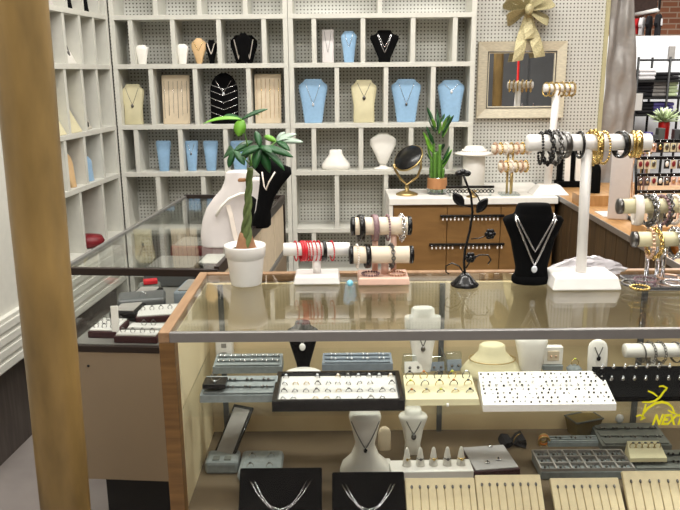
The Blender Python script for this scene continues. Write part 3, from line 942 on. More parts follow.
# grey velvet trays, each with its own earrings
def grey_tray(label, x0, x1, yfb, ybt, zb, h, m='grey_velvet', n=(5, 2), ear='black_bead', rz=0, lid=None, what='earring', grp=None, group='grey velvet trays'):
    cx, yf, yb, wd = box_on(x0, x1, yfb, ybt, zb, h)
    t_ = thing('velvet_tray', label, 'display tray', (cx, yf, zb + .0005), rz, group)
    dp_ = yb - yf
    MB().add([(-wd / 2, 0, 0), (wd / 2, 0, 0), (wd / 2, dp_, 0), (-wd / 2, dp_, 0), (-wd / 2, 0, h * .6), (wd / 2, 0, h * .6), (wd / 2 - .002, dp_, h), (-wd / 2 + .002, dp_, h)],
             [(3, 2, 1, 0), (4, 5, 6, 7), (0, 1, 5, 4), (1, 2, 6, 5), (2, 3, 7, 6), (3, 0, 4, 7)]).build('tray', m, t_)
    rd = MB()
    for k in range(3):
        v = (k + .5) / 3
        rd.box((0, dp_ * v, h * .6 + h * .4 * v + .002), (wd * .92, dp_ * .27, .003), .001)
    rd.build('ridges', m, t_)
    first = None
    for r in range(n[1]):
        for k in range(n[0]):
            v = (r + .8) / (n[1] + .6); u = (k + .7) / (n[0] + .4)
            loc = Vector((cx - wd / 2 + wd * u, yf + dp_ * v, zb + h * .6 + h * .4 * v + .0045))
            if first is None:
                e = thing(what, ORD[0] + ' from left, %s row: ' % ROWS[n[1]][r] + grp, what, loc, 0, grp)
                MB().ball((-.005, 0, .003), .0035, 8).build('bead', ear, e)
                MB().ball((.006, -.002, .003), .0035, 8).build('bead', ear, e)
                first = e
            else:
                e = copy_tree(first); e.location = loc; e['label'] = ORD[k] + ' from left, %s row: ' % ROWS[n[1]][r] + grp
    return t_


grey_tray('large grey velvet tray with a small black box on it, left on the shelf', 200, 276, 403, 376, SH, .03, n=(4, 2), ear='pewter', grp='drop earrings on the large grey tray, leftmost on shelf')
tb = at_z(214, 391, SH + .028)
t = thing('jewellery_box', 'small square black box holding a necklace on the large grey tray', 'box', (tb.x, tb.y, SH + .033))
MB().span((-.027, -.002, 0), (.027, .045, .012), .002).build('box', 'gloss_black', t)
MB().tube([(-.012, .036, .0128), (-.006, .02, .0128), (0, .012, .0128), (.006, .02, .0128), (.012, .036, .0128)], .0009).build('chain', 'silver', t)
MB().ball((0, .012, .0145), .003).build('pendant', 'crystal', t)
grey_tray('grey velvet tray lying behind the large grey tray at the left of the shelf', 213, 282, 374, 354, SH, .03, n=(6, 2), ear='silver', grp='silver earrings on the grey tray behind the largest')
grey_tray('blue grey velvet tray lying behind the long black ring tray', 322, 393, 371, 353, SH, .03, 'grey_blue', n=(4, 2), ear='crystal', grp='crystal earrings on the blue grey tray behind')
# white box on the back panel
p = at_y(226, 357, CY1 - .058)
t = thing('outlet_box', 'small white electrical outlet box on the rear panel inside the glass case', 'outlet', (p.x, CY1 - .0565, p.z))
MB().span((-.024, -.03, 0), (.024, 0, .065), .004).build('box', 'white_plastic', t)
for zz in (.02, .045):
    MB().span((-.007, -.0315, zz - .006), (.007, -.0301, zz + .006)).build('socket', 'grey_cloth', t)

# busts standing on the glass shelf


def shelf_item(px, py, z=SH):
    p = at_z(px, py, z); return p


def case_bust(name, label, kind, m, x0, x1, ytop, ybot, z=SH, D=.05, lean=.1, **kw):
    p = at_z((x0 + x1) / 2, ybot, z)
    H = at_y((x0 + x1) / 2, ytop, p.y).z - z
    W = (x1 - x0) * m_per_px(p.y, z + H / 2)
    return bust(name, label, kind, m, W, H, D, (p.x, p.y, z + .0006), 0, lean, **kw)


g2 = 'displays inside the glass case'
b = case_bust('necklace_bust', 'black necklace bust with a white heart pendant inside the glass case', 'vee', 'velvet_black', 288, 319, 322, 370, lean=.02, group=g2)
t_ = BUSTS[b.name]
necklace(b, 'white heart pendant on the black bust inside the glass case', 'silver', .4, .8, .62, pend='white_plastic', pr=.008)
q = MB().lathe([(.045, 0), (.048, .004), (.045, .012), (.036, .016)], 24, (0, 0, 0), True, 1, .7).build('bracelet_ramp', 'white_satin', None, (b.location.x + .002, b.location.y - .045, SH + .001))
tag(q, 'low white oval ramp in front of the black bust inside the case', 'jewellery stand', g2)
b = case_bust('earring_stand', 'tall white T shaped earring bust in the middle of the case', 'tee', 'white_satin', 404, 440, 308, 371, D=.03, lean=.05, group=g2)
necklace(b, 'small dark drop pendant on the white T shaped bust in the case', 'pewter', .25, .6, .42, pend='pewter', pr=.006)
for x0, x1, tp, bt, lb in ((403, 424, 355, 374, 'left'), (428, 446, 357, 372, 'middle'), (446, 463, 353, 372, 'right')):
    p = at_z((x0 + x1) / 2, bt, SH); s = m_per_px(p.y, .79)
    t = thing('earring_block', 'small clear acrylic earring block behind the cream tray, %s of three' % lb, 'jewellery stand', (p.x, p.y, SH + .0006), .1, 'acrylic earring blocks')
    w_, h_ = (x1 - x0) * s, (bt - tp) * s
    MB().box((0, .015, h_ / 2), (w_, .028, h_), .002, None, 2, (.9, .5)).build('block', 'acrylic', t)
    MB().box((0, .004, h_ * .35), (w_ * .86, .004, h_ * .6), .001, (-.25, 0, 0)).build('card', 'grey_blue' if lb != 'left' else 'white_satin', t)
    for k in (-1, 1):
        MB().ball((k * w_ * .2, -.006, h_ * .4), .004, 8).build('earring', 'pewter', t)
p = at_z(491, 374, SH)
t = thing('necklace_bust', 'low cream collar bust with a cord necklace behind the white stud tray', 'necklace display', (p.x, p.y, SH + .0006), 0, g2)
MB().lathe([(.074, 0), (.078, .01), (.066, .028), (.046, .048), (.034, .062), (.032, .078), (.026, .082)], 32, (0, 0, 0), True, 1, .7).build('bust', 'cream', t)
c = MB().ring((p.x, p.y - .006, SH + .045), .058, .0016, 'Z', 32, 6, None, .7).build('necklace', 'brass', None)
tag(c, 'gold cord necklace lying around the low cream collar bust', 'necklace')
case_bust('necklace_bust', 'tall plain white tapered bust behind the white stud tray', 'easel', 'white_satin', 514, 546, 333, 374, D=.05, lean=.05, group=g2)
p = at_z(553, 371, SH); s = m_per_px(p.y, .79)
t = thing('earring_holder', 'small white framed earring box on a grey base behind the stud tray', 'jewellery stand', (p.x, p.y, SH + .0006), 0, g2)
MB().span((-.026, 0, 0), (.026, .03, .014), .002).build('base', 'grey_velvet', t)
MB().span((-.025, .006, .0145), (.025, .026, .062), .002).build('frame', 'white_satin', t)
MB().span((-.015, .0035, .026), (.015, .0058, .052), .001).build('card', 'beige_card', t)
for k in (-1, 1): MB().ball((k * .006, .0025, .038), .003, 8).build('earring', 'rose_gold', t)
p = at_z(574, 371, SH)
t = thing('ring_cushion', 'small grey ring cushion holding a yellow green stone ring', 'jewellery stand', (p.x, p.y, SH + .0006), 0, g2)
MB().lathe([(.018, 0), (.02, .006), (.012, .014), (.004, .016)], 20).build('cushion', 'grey_velvet', t)
ring_obj('ring', 'ring with a yellow green stone on the small grey cushion', (p.x, p.y - .002, SH + .024), 'gold', 'yellow_green', .0088, 'cushion ring')
b = case_bust('pendant_card', 'white rounded pendant card with a black bead, right of centre in the case', 'finger', 'white_satin', 587, 607, 341, 372, D=.014, lean=.12, group=g2)
necklace(b, 'tiny black bead pendant on the white rounded card in the case', 'pewter', .4, .8, .52, pend='black_bead', pr=.0055)

# tee bars


def tbar(name, label, base_c, base_d, bars, poles, mats, cap=None, group='bracelet stands', bev=.006, taper=None, plate=None):
    """bars: (x0,x1,y,z,r) and poles: (bottom, top, r), all relative to the base centre on its table"""
    t = thing(name, label, 'bracelet stand', base_c, 0, group)
    MB().box((0, 0, base_d[2] / 2), base_d, bev, None, 3, taper).build('base', mats[0], t)
    for p0, p1, r in poles:
        MB().tube([p0, p1], r, 16).build('pole', mats[1], t)
    for x0, x1, y, z, r in bars:
        bo = MB().tube([(x0, y, z), (x0 + .002, y, z), (x1 - .002, y, z), (x1, y, z)], [r * .93, r, r, r * .93], 28).build('bar', mats[2], t)
        if cap:
            for xe, s in ((x0, -1), (x1, 1)):
                MB().tube([(xe - s * .009, y, z), (xe + s * .001, y, z), (xe + s * .004, y, z)], [r * 1.05, r * 1.05, r * .6], 24).build('end_cap', cap, bo)
    if plate:
        MB().box(*plate).build('back_plate', mats[1], t)
    return t


def bracelet(label, stand, x, bar, R, r, kind, m, group, tilt=0.0):
    """hung over bar (x0,x1,y,z,rb) of a stand"""
    _, _, y, z, rb = bar
    c = (0, 0, 0)
    mb = MB()
    if kind == 'band': mb.ring(c, R, r, 'X', 28, 8, None, 1.1)
    elif kind == 'beads': mb.beads(c, R, r, 'X', max(14, int(2 * PI * R / (r * 2.0))), 1.1)
    elif kind == 'chain':
        n = 22
        for k in range(n):
            a = 2 * PI * k / n
            q = Matrix.Translation((0, R * math.cos(a), 1.1 * R * math.sin(a))) @ Matrix.Rotation(a, 4, 'X') @ Matrix.Rotation(PI / 2 * (k % 2), 4, 'Z')
            tmp = MB().ring((0, 0, 0), R * .16, r * .55, 'X', 10, 5, None, 1.3)
            mb.add(tmp.v, tmp.f, True, q)
    elif kind == 'wide':
        rr = []
        for k in range(28):
            a = 2 * PI * k / 28
            rr.append([(dx, (R + dr) * math.cos(a), 1.1 * (R + dr) * math.sin(a)) for dx, dr in ((-r * 2.2, -r * .4), (r * 2.2, -r * .4), (r * 2.2, r * .4), (0, r * .7), (-r * 2.2, r * .4))])
        mb.rings(rr, True, False, True)
    sl = stand.location
    o = mb.build('bracelet', m, None, (sl.x + x, sl.y + y, sl.z + z + rb - 1.1 * R + r * 1.3 + .001), (0, 0, tilt))
    return tag(o, label, 'bracelet', group)


# bar with bracelets inside the case
p = at_z(652, 372, SH); s = m_per_px(p.y, .82)
bz = at_y(652, 350.5, p.y).z - SH
bar1 = (-30 * s, 60 * s, 0, bz, 7 * s)
st = tbar('bracelet_stand', 'white bracelet bar inside the case behind the black velvet pad', (p.x, p.y, SH + .0006), (.11, .05, .01), [bar1], [((0, 0, .01), (0, 0, bz - 6 * s), .006)], ['white_satin'] * 3, group=g2)
for k, (dx, kd, m_) in enumerate(((-14, 'band', 'pewter'), (-4, 'chain', 'pewter'), (6, 'chain', 'pewter'), (22, 'wide', 'pewter'), (34, 'beads', 'pewter'))):
    bracelet('dark metal bracelet, %s from left on the white bar inside the case' % ORD[k], st, dx * s, bar1, .024, .0016, kd, m_, 'bracelets on the bar inside the case', .25)
# black velvet earring pad
cx, yf, yb, wd = box_on(612, 712, 402, 374, SH, .03)
t = thing('earring_pad', 'black velvet pad with silver earrings at the right end of the shelf', 'display tray', (cx, yf, SH + .0006), 0, 'display trays on the glass shelf')
dp = yb - yf
MB().add([(-wd / 2, 0, 0), (wd / 2, 0, 0), (wd / 2, dp, 0), (-wd / 2 - .02, dp, 0), (-wd / 2, 0, .012), (wd / 2, 0, .012), (wd / 2, dp, .05), (-wd / 2 - .02, dp, .05)],
         [(3, 2, 1, 0), (4, 5, 6, 7), (0, 1, 5, 4), (1, 2, 6, 5), (2, 3, 7, 6), (3, 0, 4, 7)]).build('pad', 'velvet_black', t)
for k in range(7):
    for r in range(2):
        v = .52 + .4 * r
        px_ = cx - wd / 2 + .012 + k * .027 - .01 * r
        e = thing('earring', 'silver drop earring, %s from left, %s row of the black velvet pad' % (ORD[k], 'lower' if r == 0 else 'upper'), 'earring', (px_, yf + dp * v - .003, SH + .012 + .038 * v + .004), 0, 'silver drops in the %s row of the black pad' % ('lower' if r == 0 else 'upper'))
        MB().ball((0, 0, 0), .005, 8, (1, .6, 1.3)).build('drop', 'silver', e)
        MB().ball((0, 0, .0085), .0025, 6).build('stud', 'crystal', e)

# ------------------------------------------------------------------ deck level
# leaning pads along the front glass


def front_pad(label, x0, x1, ytop, m, chains, cm, grp, vee=False):
    Yt, Yb = 1.605, 1.535
    zt = at_y((x0 + x1) / 2, ytop, Yt).z
    xa = at_y(x0, ytop, Yt).x; xb = at_y(x1, ytop, Yt).x
    W = xb - xa
    L = math.hypot(zt - DK, Yt - Yb); ang = math.atan2(zt - DK, Yt - Yb)
    t_ = thing('necklace_pad', label, 'necklace display', ((xa + xb) / 2, Yb, DK + .001), 0, 'leaning necklace pads along the front of the deck')
    r_ = ang - PI / 2           # tilt about X, board local: x across, z up the slope
    Rm = Matrix.Rotation(PI / 2 - ang, 4, 'X').inverted()
    mb = MB().span((-W / 2, 0, 0.001), (W / 2, .012, L), .004 if vee else .0015)
    b_ = mb.build('board', m, t_, (0, 0, .0), (-(PI / 2 - ang), 0, 0))
    mt = Matrix.Translation(t_.location) @ Matrix.Rotation(-(PI / 2 - ang), 4, 'X')
    if vee:
        n_ = thing('necklace', grp, 'necklace', t_.location, 0, None)
        for q in range(2):
            pts = [(sx * W * (.36 - .05 * q), -.0015, L * zz) for sx, zz in ((-1, .72), (-.75, .48), (-.42, .26), (0, .1 + .08 * q), (.42, .26), (.75, .48), (1, .72))]
            MB().tube(pts, .0012, 6).build('chain', cm, n_, None, (-(PI / 2 - ang), 0, 0))
        MB().ball((0, -.003, L * .08), .005, 8).build('pendant', cm, n_, None, (-(PI / 2 - ang), 0, 0))
    else:
        gr = MB()
        for k in range(chains):
            x = -W / 2 + W * (k + .75) / (chains + .5)
            gr.span((x - .0012, -.0006, .002), (x + .0012, .0004, L * .74))
        gr.build('grooves', 'beige_card', t_, None, (-(PI / 2 - ang), 0, 0))
        first = None
        for k in range(chains):
            x = -W / 2 + W * (k + .75) / (chains + .5)
            if first is None:
                first = thing('pendant_chain', ORD[0] + ' chain from left on ' + grp, 'necklace', mt @ Vector((x, 0, 0)), 0, 'chains on ' + grp)
                MB().tube([(0, -.0016, L * .73), (0.0006, -.0016, L * .4), (0, -.0016, .006)], .0008, 6).build('chain', 'brass', first, None, (-(PI / 2 - ang), 0, 0))
                MB().ball((0, -.0025, L * .76), .003, 8, (1, .7, 1.6)).build('pendant', cm, first, None, (-(PI / 2 - ang), 0, 0))
            else:
                c_ = copy_tree(first); c_.location = mt @ Vector((x, 0, 0)); c_['label'] = ORD[k] + ' chain from left on ' + grp
    return t_


front_pad('black necklace pad with two silver strands at the left of the case deck', 240, 322, 468, 'velvet_black', 0, 'silver', 'double silver necklace on the leftmost black pad', True)
front_pad('black necklace pad next to the cream pads on the case deck', 332, 404, 472, 'velvet_black', 0, 'silver', 'double silver necklace on the black pad next to the cream pads', True)
for x0, x1, yt, lb in ((405, 474, 478, 'leftmost, beside the black pad'), (475, 540, 475, 'second from left, below the dark framed tray'), (550, 618, 478, 'third from left, below the grid tray'), (622, 700, 471, 'at the right end, below the cream wedge')):
    front_pad('cream pad of pendant chains, ' + lb, x0, x1, yt, 'cream_pad', 8, 'pewter', 'the cream pad ' + lb)

# left corner of the deck
cx, yf, yb, wd = box_on(205, 238, 475, 455, DK, .035)
t = thing('bracelet_box', 'grey velvet bracelet box in the left corner of the case deck', 'box', (cx, yf, DK + .0006), 0.0, g2)
MB().span((-wd / 2, 0, 0), (wd / 2, .07, .035), .008).build('body', 'grey_velvet', t)
for k in (-1, 1): MB().span((k * .015 - .009, .01, .0352), (k * .015 + .009, .03, .038), .001).build('slot', 'dark_grey', t)
a0, a1 = at_z(218, 455, DK + .04), at_y(243, 424, 1.9)
t = thing('bracelet_card', 'long black framed card with a bracelet leaning behind the grey bracelet box', 'jewellery stand', (at_z(226, 456, DK).x, 1.78, DK + .002), -.42, g2)
MB().box((0, .055, .066), (.062, .008, .165), .002, (-.85, 0, 0)).build('frame', 'gloss_black', t)
MB().box((0, .0508, .0688), (.048, .003, .148), .001, (-.85, 0, 0)).build('card', 'grey_cloth', t)
t['group'] = g2
cx, yf, yb, wd = box_on(237, 281, 484, 449, DK, .03)
t = thing('ring_cushion', 'grey velvet cushion with four rings left on the case deck, behind the black pad', 'jewellery stand', (cx, yf, DK + .0006), 0, g2)
MB().span((-wd / 2, 0, 0), (wd / 2, yb - yf, .03), .012).build('cushion', 'grey_velvet', t)
for k in range(4):
    ring_obj('ring', 'ring in the %s of the grey velvet cushion on the deck' % ['front left', 'front right', 'back left', 'back right'][k], (cx - wd * .22 + (k % 2) * wd * .44, yf + .03 + (k // 2) * .05, DK + .033), 'silver', 'pewter', .0085, 'rings on the grey cushion', .3)

# white busts
b = case_bust('necklace_bust', 'white flared bust with a dark pendant standing on the case deck', 'hourglass', 'white_satin', 340, 390, 412, 473, DK, .085, 0, group=g2)
necklace(b, 'thin necklace with a dark pendant on the white flared bust', 'pewter', .55, .92, .52, pend='black_bead', pr=.005)
b = case_bust('necklace_bust', 'white bust on the deck behind the ring cones', 'tall', 'white_satin', 398, 427, 408, 452, DK, .05, 0.02, group=g2)
necklace(b, 'necklace with twin dark stones on the white bust behind the ring cones', 'pewter', .5, .78, .5, pend='pewter', pr=.007)
case_bust('pendant_card', 'small beige rounded card between the two white busts on the deck', 'finger', 'beige_card', 378, 391, 428, 450, DK, .014, .1, group=g2)
# ring cones
cx, yf, yb, wd = box_on(391, 474, 481, 462, DK, .022)
t = thing('ring_cone_stand', 'white plinth with five ring cones on the case deck', 'jewellery stand', (cx, yf, DK + .0006), 0.02, g2)
MB().span((-wd / 2, 0, 0), (wd / 2, .06, .026), .003).build('plinth', 'white_plastic', t)
for k, px in enumerate((408, 421.5, 435, 449, 463)):
    x = (px - 432.5) * wd / 83
    MB().lathe([(.0115, 0), (.0105, .012), (.005, .045), (.0025, .05), (.0008, .051)], 18, (x, .032, .026)).build('cone', 'white_satin', t)
    o_ = MB().ring((0, 0, 0), .0088, .0016, 'Z', 20, 6).ball((0, -.0095, 0), .0038, 8).build('ring', 'pewter' if k % 2 else 'gold', None, (cx + x, yf + .032, DK + .047))
    tag(o_, 'ring slipped over the white ring cone, %s from the left' % ['first', 'second', 'third', 'fourth', 'fifth'][k], 'ring', 'rings on the cones')
q = MB().span((-.016, 0, 0), (.016, .03, .024), .004).build('ring_box', 'white_plastic', None, (at_z(385, 474, DK).x, at_z(385, 474, DK).y + .01, DK + .0006))
tag(q, 'small white box between the white flared bust and the ring cones', 'box', g2)
# dark framed grey tray
a0 = at_z(500, 478, DK)
t = thing('necklace_tray', 'dark framed tray with a grey pad lying askew beside the ring cones', 'display tray', (at_z(497, 477, DK).x, at_z(497, 477, DK).y, DK + .0006), .12, g2)
w_, d_ = 48 * m_per_px(1.72, .49), at_z(495, 446, DK + .02).y - a0.y
MB().span((-w_ / 2, 0, 0), (w_ / 2, d_, .018), .002).build('tray', 'burgundy', t)
MB().span((-w_ / 2 + .006, .004, .0182), (w_ / 2 - .004, d_ - .008, .022), .001).build('pad', 'pad_grey', t)
for k in range(3):
    e = thing('brooch', 'little silver brooch at the %s of the dark framed grey tray' % ['front left', 'front right', 'back'][k], 'brooch', t.matrix_world @ Vector((0, 0, 0)) + Vector((t.location.x + (-.02, .012, 0.004)[k], t.location.y + (.03, .045, d_ - .015)[k], DK + .0255)), 0, 'brooches on the dark framed grey tray')
    MB().ball((0, 0, 0), .006, 8, (1.3, .8, .5)).build('setting', 'silver', e); MB().ball((0, 0, .003), .003, 6).build('stone', 'black_bead', e)
# black bow shaped clip
p = at_z(512, 446, DK)
t = thing('hair_bow', 'black ribbon bow with a gold twist lying on the case deck', 'hair bow', (p.x, p.y, DK + .014), .3, g2)
for s_ in (-1, 1):
    MB().ribbon([(0, 0, 0), (s_ * .012, -.004, .014), (s_ * .03, -.004, .016), (s_ * .036, 0, 0), (s_ * .03, .006, -.012), (s_ * .012, .004, -.008), (0, 0, 0)], [(0, .016, .01), (0, .024, .012), (0, .032, .014), (0, .034, .014), (0, .032, .012), (0, .024, .01), (0, .016, .008)], .0015).build('loop', 'black_cloth', t)
MB().ribbon([(0, 0, 0), (.02, -.012, -.008), (.034, -.018, -.012)], [(0.006, .012, 0), (.01, .016, 0), (.012, .018, 0)], .0015).build('tail', 'black_cloth', t)
MB().tube([(-.006, -.014, .004), (0, -.012, .016), (.008, -.012, .024), (.016, -.014, .028)], .0016, 6).build('twist', 'gold', t)
# ring and crystal
p = at_z(544, 446, DK)
t = thing('bangle', 'brown coiled bangle lying behind the grid tray', 'bracelet', (p.x, p.y, DK + .012))
for k in range(3): MB().ring((0, .004 * k, 0.004 * k), .016 - .002 * k, .0028, 'Y', 20, 8).build('coil', 'amber' if k % 2 else 'brass', t)
# the grid tray and dark trays
cx, yf, yb, wd = box_on(541, 634, 480, 450, DK, .03)
t = thing('velvet_tray', 'grey velvet tray divided in a grid behind the third cream pad', 'display tray', (cx, yf, DK + .0006), 0, 'grey velvet trays')
MB().span((-wd / 2, 0, 0), (wd / 2, yb - yf, .022), .002).build('tray', 'grey_velvet', t)
gd = MB()
for k in range(7): gd.span((-wd / 2 + wd * k / 6 - .002, .002, .0222), (-wd / 2 + wd * k / 6 + .002, yb - yf - .002, .032))
for k in range(4): gd.span((-wd / 2, max(.001, (yb - yf) * k / 3 - .002), .0224), (wd / 2, (yb - yf) * k / 3 + .002, .031))
gd.build('dividers', 'grey_cloth', t)
first = None
for r in range(3):
    for k in range(6):
        loc = Vector((cx - wd / 2 + wd * (k + .5) / 6, yf + (yb - yf) * (r + .5) / 3, DK + .0275))
        if first is None:
            first = thing('earring', 'silver earrings in the front left cell of the grid tray', 'earring', loc, 0, 'earrings in the grid tray')
            MB().ball((-.006, 0, 0), .004, 8).build('bead', 'pewter', first); MB().tube([(.004, -.008, 0), (.005, .01, 0)], .0016, 6).build('bar', 'pewter', first)
        else:
            e = copy_tree(first); e.location = loc; e['label'] = 'silver earrings in the %s cell from left, %s row of the grid tray' % (ORD[k], ROWS[3][r])
grey_tray('pale grey tray behind the grid tray, right of the black ribbon bow', 548, 600, 447, 436, DK, .02, 'grey_velvet', (3, 1), 'pewter', grp='dark earrings on tray behind the grid tray')
grey_tray('dark grey tray at the back right of the case deck', 602, 672, 452, 423, DK, .03, 'dark_grey', (5, 2), 'pewter', grp='dark earrings on the dark back right tray')
grey_tray('dark grey tray beside the small cream wedge', 634, 700, 477, 450, DK, .03, 'dark_grey', (5, 2), 'black_bead', grp='black earrings on tray beside the cream wedge')
p = at_z(590, 441, DK)
t = thing('wooden_box', 'small olive brown open box standing at the back of the case deck', 'box', (p.x, p.y + .03, DK + .0006), .35)
MB().add([(-.035, 0, 0), (.035, 0, 0), (.035, .04, 0), (-.035, .04, 0), (-.045, -.01, .05), (.045, -.01, .05), (.045, .045, .05), (-.045, .045, .05)], [(3, 2, 1, 0), (0, 1, 5, 4), (1, 2, 6, 5), (2, 3, 7, 6), (3, 0, 4, 7), (4, 5, 6, 7)]).build('body', 'olive', t)
MB().tube([(-.045, -.01, .0505), (.045, -.01, .0505), (.045, .045, .0505), (-.045, .045, .0505)], .003, 6, True).build('rim', 'dark_grey', t)
p = at_z(617, 431, DK)
q = MB().ball((0, 0, .012), .013, 6, (1, .9, 1.1)).build('crystal_ornament', 'crystal', None, (p.x, p.y - .01, DK + .032))
tag(q, 'faceted clear crystal on the dark grey tray at the back right', 'ornament')
cx, yf, yb, wd = box_on(629, 666, 474, 459, DK, .034)
t = thing('ring_wedge', 'small cream ring wedge above the right end cream pad', 'jewellery stand', (cx, yf - .0, DK + .034), 0, g2)
MB().add([(-wd / 2, 0, 0), (wd / 2, 0, 0), (wd / 2 - .004, .05, 0), (-wd / 2 + .004, .05, 0), (-wd / 2, 0.002, .01), (wd / 2, .002, .01), (wd / 2 - .006, .045, .036), (-wd / 2 + .006, .045, .036)],
         [(3, 2, 1, 0), (4, 5, 6, 7), (0, 1, 5, 4), (1, 2, 6, 5), (2, 3, 7, 6), (3, 0, 4, 7)]).build('wedge', 'cream', t)
for k in range(5):
    ring_obj('ring', 'small gold ring, %s from left in the cream ring wedge' % ORD[k], (cx - wd * .34 + k * wd * .17, yf + .028, DK + .034 + .031), 'brass', 'pewter', .0078, 'rings in the cream wedge')

# ------------------------------------------------------------------ on top of the glass case
TOP = CT + .0002
p = at_z(584, 294, TOP)
s = m_per_px(1.87, 1.15)
stc = Vector((at_y(580, 285, 1.87).x, 1.87, TOP))
zt = at_y(587, 142.5, 1.87).z - TOP
bx0, bx1 = at_y(527, 143, 1.87).x - stc.x, at_y(650, 143, 1.87).x - stc.x
tb_top = at_y(587.5, 142, 1.87).x - stc.x
barT = (bx0, bx1, 0, zt, 8 * s)
st = tbar('bracelet_stand', 'tall white T shaped bracelet stand on the glass counter beside the black bust', stc, (.178, .12, .034), [barT], [((0, 0, .03), (tb_top, 0, zt - 6 * s), 5.2 * s)], ['white_plastic'] * 3, taper=(.9, .86), bev=.005)
G = 'bracelets on the tall white T stand'
for px, kd, m_, lb in ((541, 'beads', 'black_bead', 'black beaded bracelet at the left of the tall white T stand'), (548, 'chain', 'black_bead', 'black link bracelet second from the left on the tall white T stand'),
                       (556, 'chain', 'pewter', 'black and silver link bracelet before the far white pole on the tall T stand'), (564, 'wide', 'pewter', 'wide dark metal cuff on the tall white T stand, left of its pole'),
                       (580, 'band', 'black_bead', 'thin black bracelet closest to the pole of the tall white T stand'), (593, 'chain', 'gold', 'gold chain bracelet just right of the tall T stand pole'),
                       (598, 'wide', 'gold', 'wide gold cuff right of the tall T stand pole'), (604, 'beads', 'gold', 'gold beaded bracelet right of the wide gold cuff on the tall T stand'),
                       (621, 'wide', 'black_bead', 'black cuff on the right arm of the tall white T stand'), (632, 'band', 'gold', 'gold bangle near the right end of the tall T stand'), (637, 'wide', 'gold', 'gold mesh cuff nearest the right end of the tall T stand')):
    bracelet(lb, st, at_y(px, 143, 1.87).x - stc.x, barT, .036 if px < 560 or 590 < px < 607 else .029, .0036 if kd != 'chain' else .0045, kd, m_, G, random.uniform(-.15, .3))

# black bust with white strands
b = case_bust('necklace_bust', 'black velvet necklace bust with white strands on top of the glass counter', 'tall', 'velvet_black', 502, 563, 206, 285, TOP, .06, .06, group='things on the glass counter')
b.location.y += .02
MB().lathe([(.046, 0), (.05, .004), (.05, .016), (.046, .022)], 32, (0, .005, 0), True, 1, .75).build('base', 'velvet_black', b)
n_ = necklace(b, 'double silver necklace with a pendant on the black bust on the glass counter', 'silver', .72, .88, .25, p=1.0, r=.0028, pend='crystal', pr=.008, strands=2)

# red bracelet stand
c0 = Vector((at_z(317, 283, TOP).x, 1.93, TOP)); s = m_per_px(1.93, 1.0)
zb = at_y(317, 249, 1.93).z - TOP
barR = (-33 * s, 33 * s, 0, zb, 6.5 * s)
st = tbar('bracelet_stand', 'low white bracelet stand hung with red bracelets, beside the potted tree', c0, (.125, .09, .022), [barR], [((0, 0, .02), (0, 0, zb - 4 * s), 4 * s)], ['white_plastic'] * 3, taper=(.92, .9), bev=.004)
for k, px in enumerate((296, 302, 304.5, 308, 311, 315, 319, 332)):
    x = (px - 317) * s
    kd = 'wide' if px in (302, 304.5) else 'beads'
    o_ = bracelet(('red beaded bracelet, %s red one from left on the low white stand' if kd == 'beads' else 'wide red cord bracelet, %s red one from left on the low white stand') % ORD[k], st, x, barR, .024, .0022, kd, 'red_bead', 'red %s bracelets on the low white stand' % kd, .3)
o_ = bracelet('black cord bracelet among the red ones on the low white stand', st, (324 - 317) * s, barR, .024, .0022, 'wide', 'black_bead', None, .2) if False else bracelet('black cord bracelet among the red ones on the low white stand', st, (324 - 317) * s, barR, .024, .0022, 'wide', 'black_bead', 'dark bracelet on the low white stand', .2)
q = MB().ball((0, 0, .008), .009, 6).build('glass_stone', 'plastic_blue', None, (at_z(350, 286, TOP).x, at_z(350, 286, TOP).y, TOP))
tag(q, 'pale blue glass stone lying between the two low bracelet stands', 'ornament')

# pink double stand
c0 = Vector((at_z(384, 286, TOP).x, 1.92, TOP)); s = m_per_px(1.92, 1.02)
z1 = at_y(384, 226, 1.945).z - TOP; z2 = at_y(384, 255, 1.905).z - TOP
bA = (-31 * s, 28 * s, .025, z1, 9 * s); bB = (-33 * s, 29 * s, -.012, z2, 8.5 * s)
st = tbar('bracelet_stand', 'pink double bar bracelet stand with dark end caps on the glass counter', c0, (.137, .095, .02), [bA, bB], [((-.02, .03, .02), (-.02, .025, z1 - .02), .008), ((.03, .03, .02), (.03, .025, z1 - .02), .008), ((0.005, .0, .02), (0.005, -.008, z2 - .015), .01)], ['pink_wood', 'pink_wood', 'beige_roll'], 'gloss_black', taper=(.97, .95), bev=.004)
for px, kd, m_, lb in ((362, 'wide', 'black_bead', 'black bracelet at the left end of the upper bar of the pink stand'), (376, 'wide', 'mauve_bead', 'mauve beaded cuff left of centre on the upper bar of the pink stand'), (389, 'beads', 'mauve_bead', 'mauve beaded bracelet right of centre on the upper bar of the pink stand'), (403, 'chain', 'silver', 'silver chain bracelet at the right end of the upper bar of the pink stand')):
    bracelet(lb, st, (px - 384) * s, bA, .031, .0034, kd, m_, 'bracelets on the pink stand', .15)
for px, kd, m_, lb in ((358, 'beads', 'pearl', 'pearl bracelet at the left end of the lower bar of the pink stand'), (368, 'wide', 'black_bead', 'black cuff on the lower bar of the pink stand'), (392, 'chain', 'pewter', 'dark link bracelet on the lower bar of the pink stand')):
    bracelet(lb, st, (px - 384) * s, bB, .028, .003, kd, m_, 'bracelets on the pink stand', .15)
for dx, m_, lb in ((-.034, 'mauve_bead', 'left'), (.036, 'rose_gold', 'right')):
    o_ = MB().beads((0, 0, 0), .022, .0032, 'Z', 18).build('bracelet', m_, None, (c0.x + dx, c0.y - .012, TOP + .024))
    tag(o_, 'beaded bracelet lying on the %s side of the pink stand base' % lb, 'bracelet', 'bracelets on the pink stand')

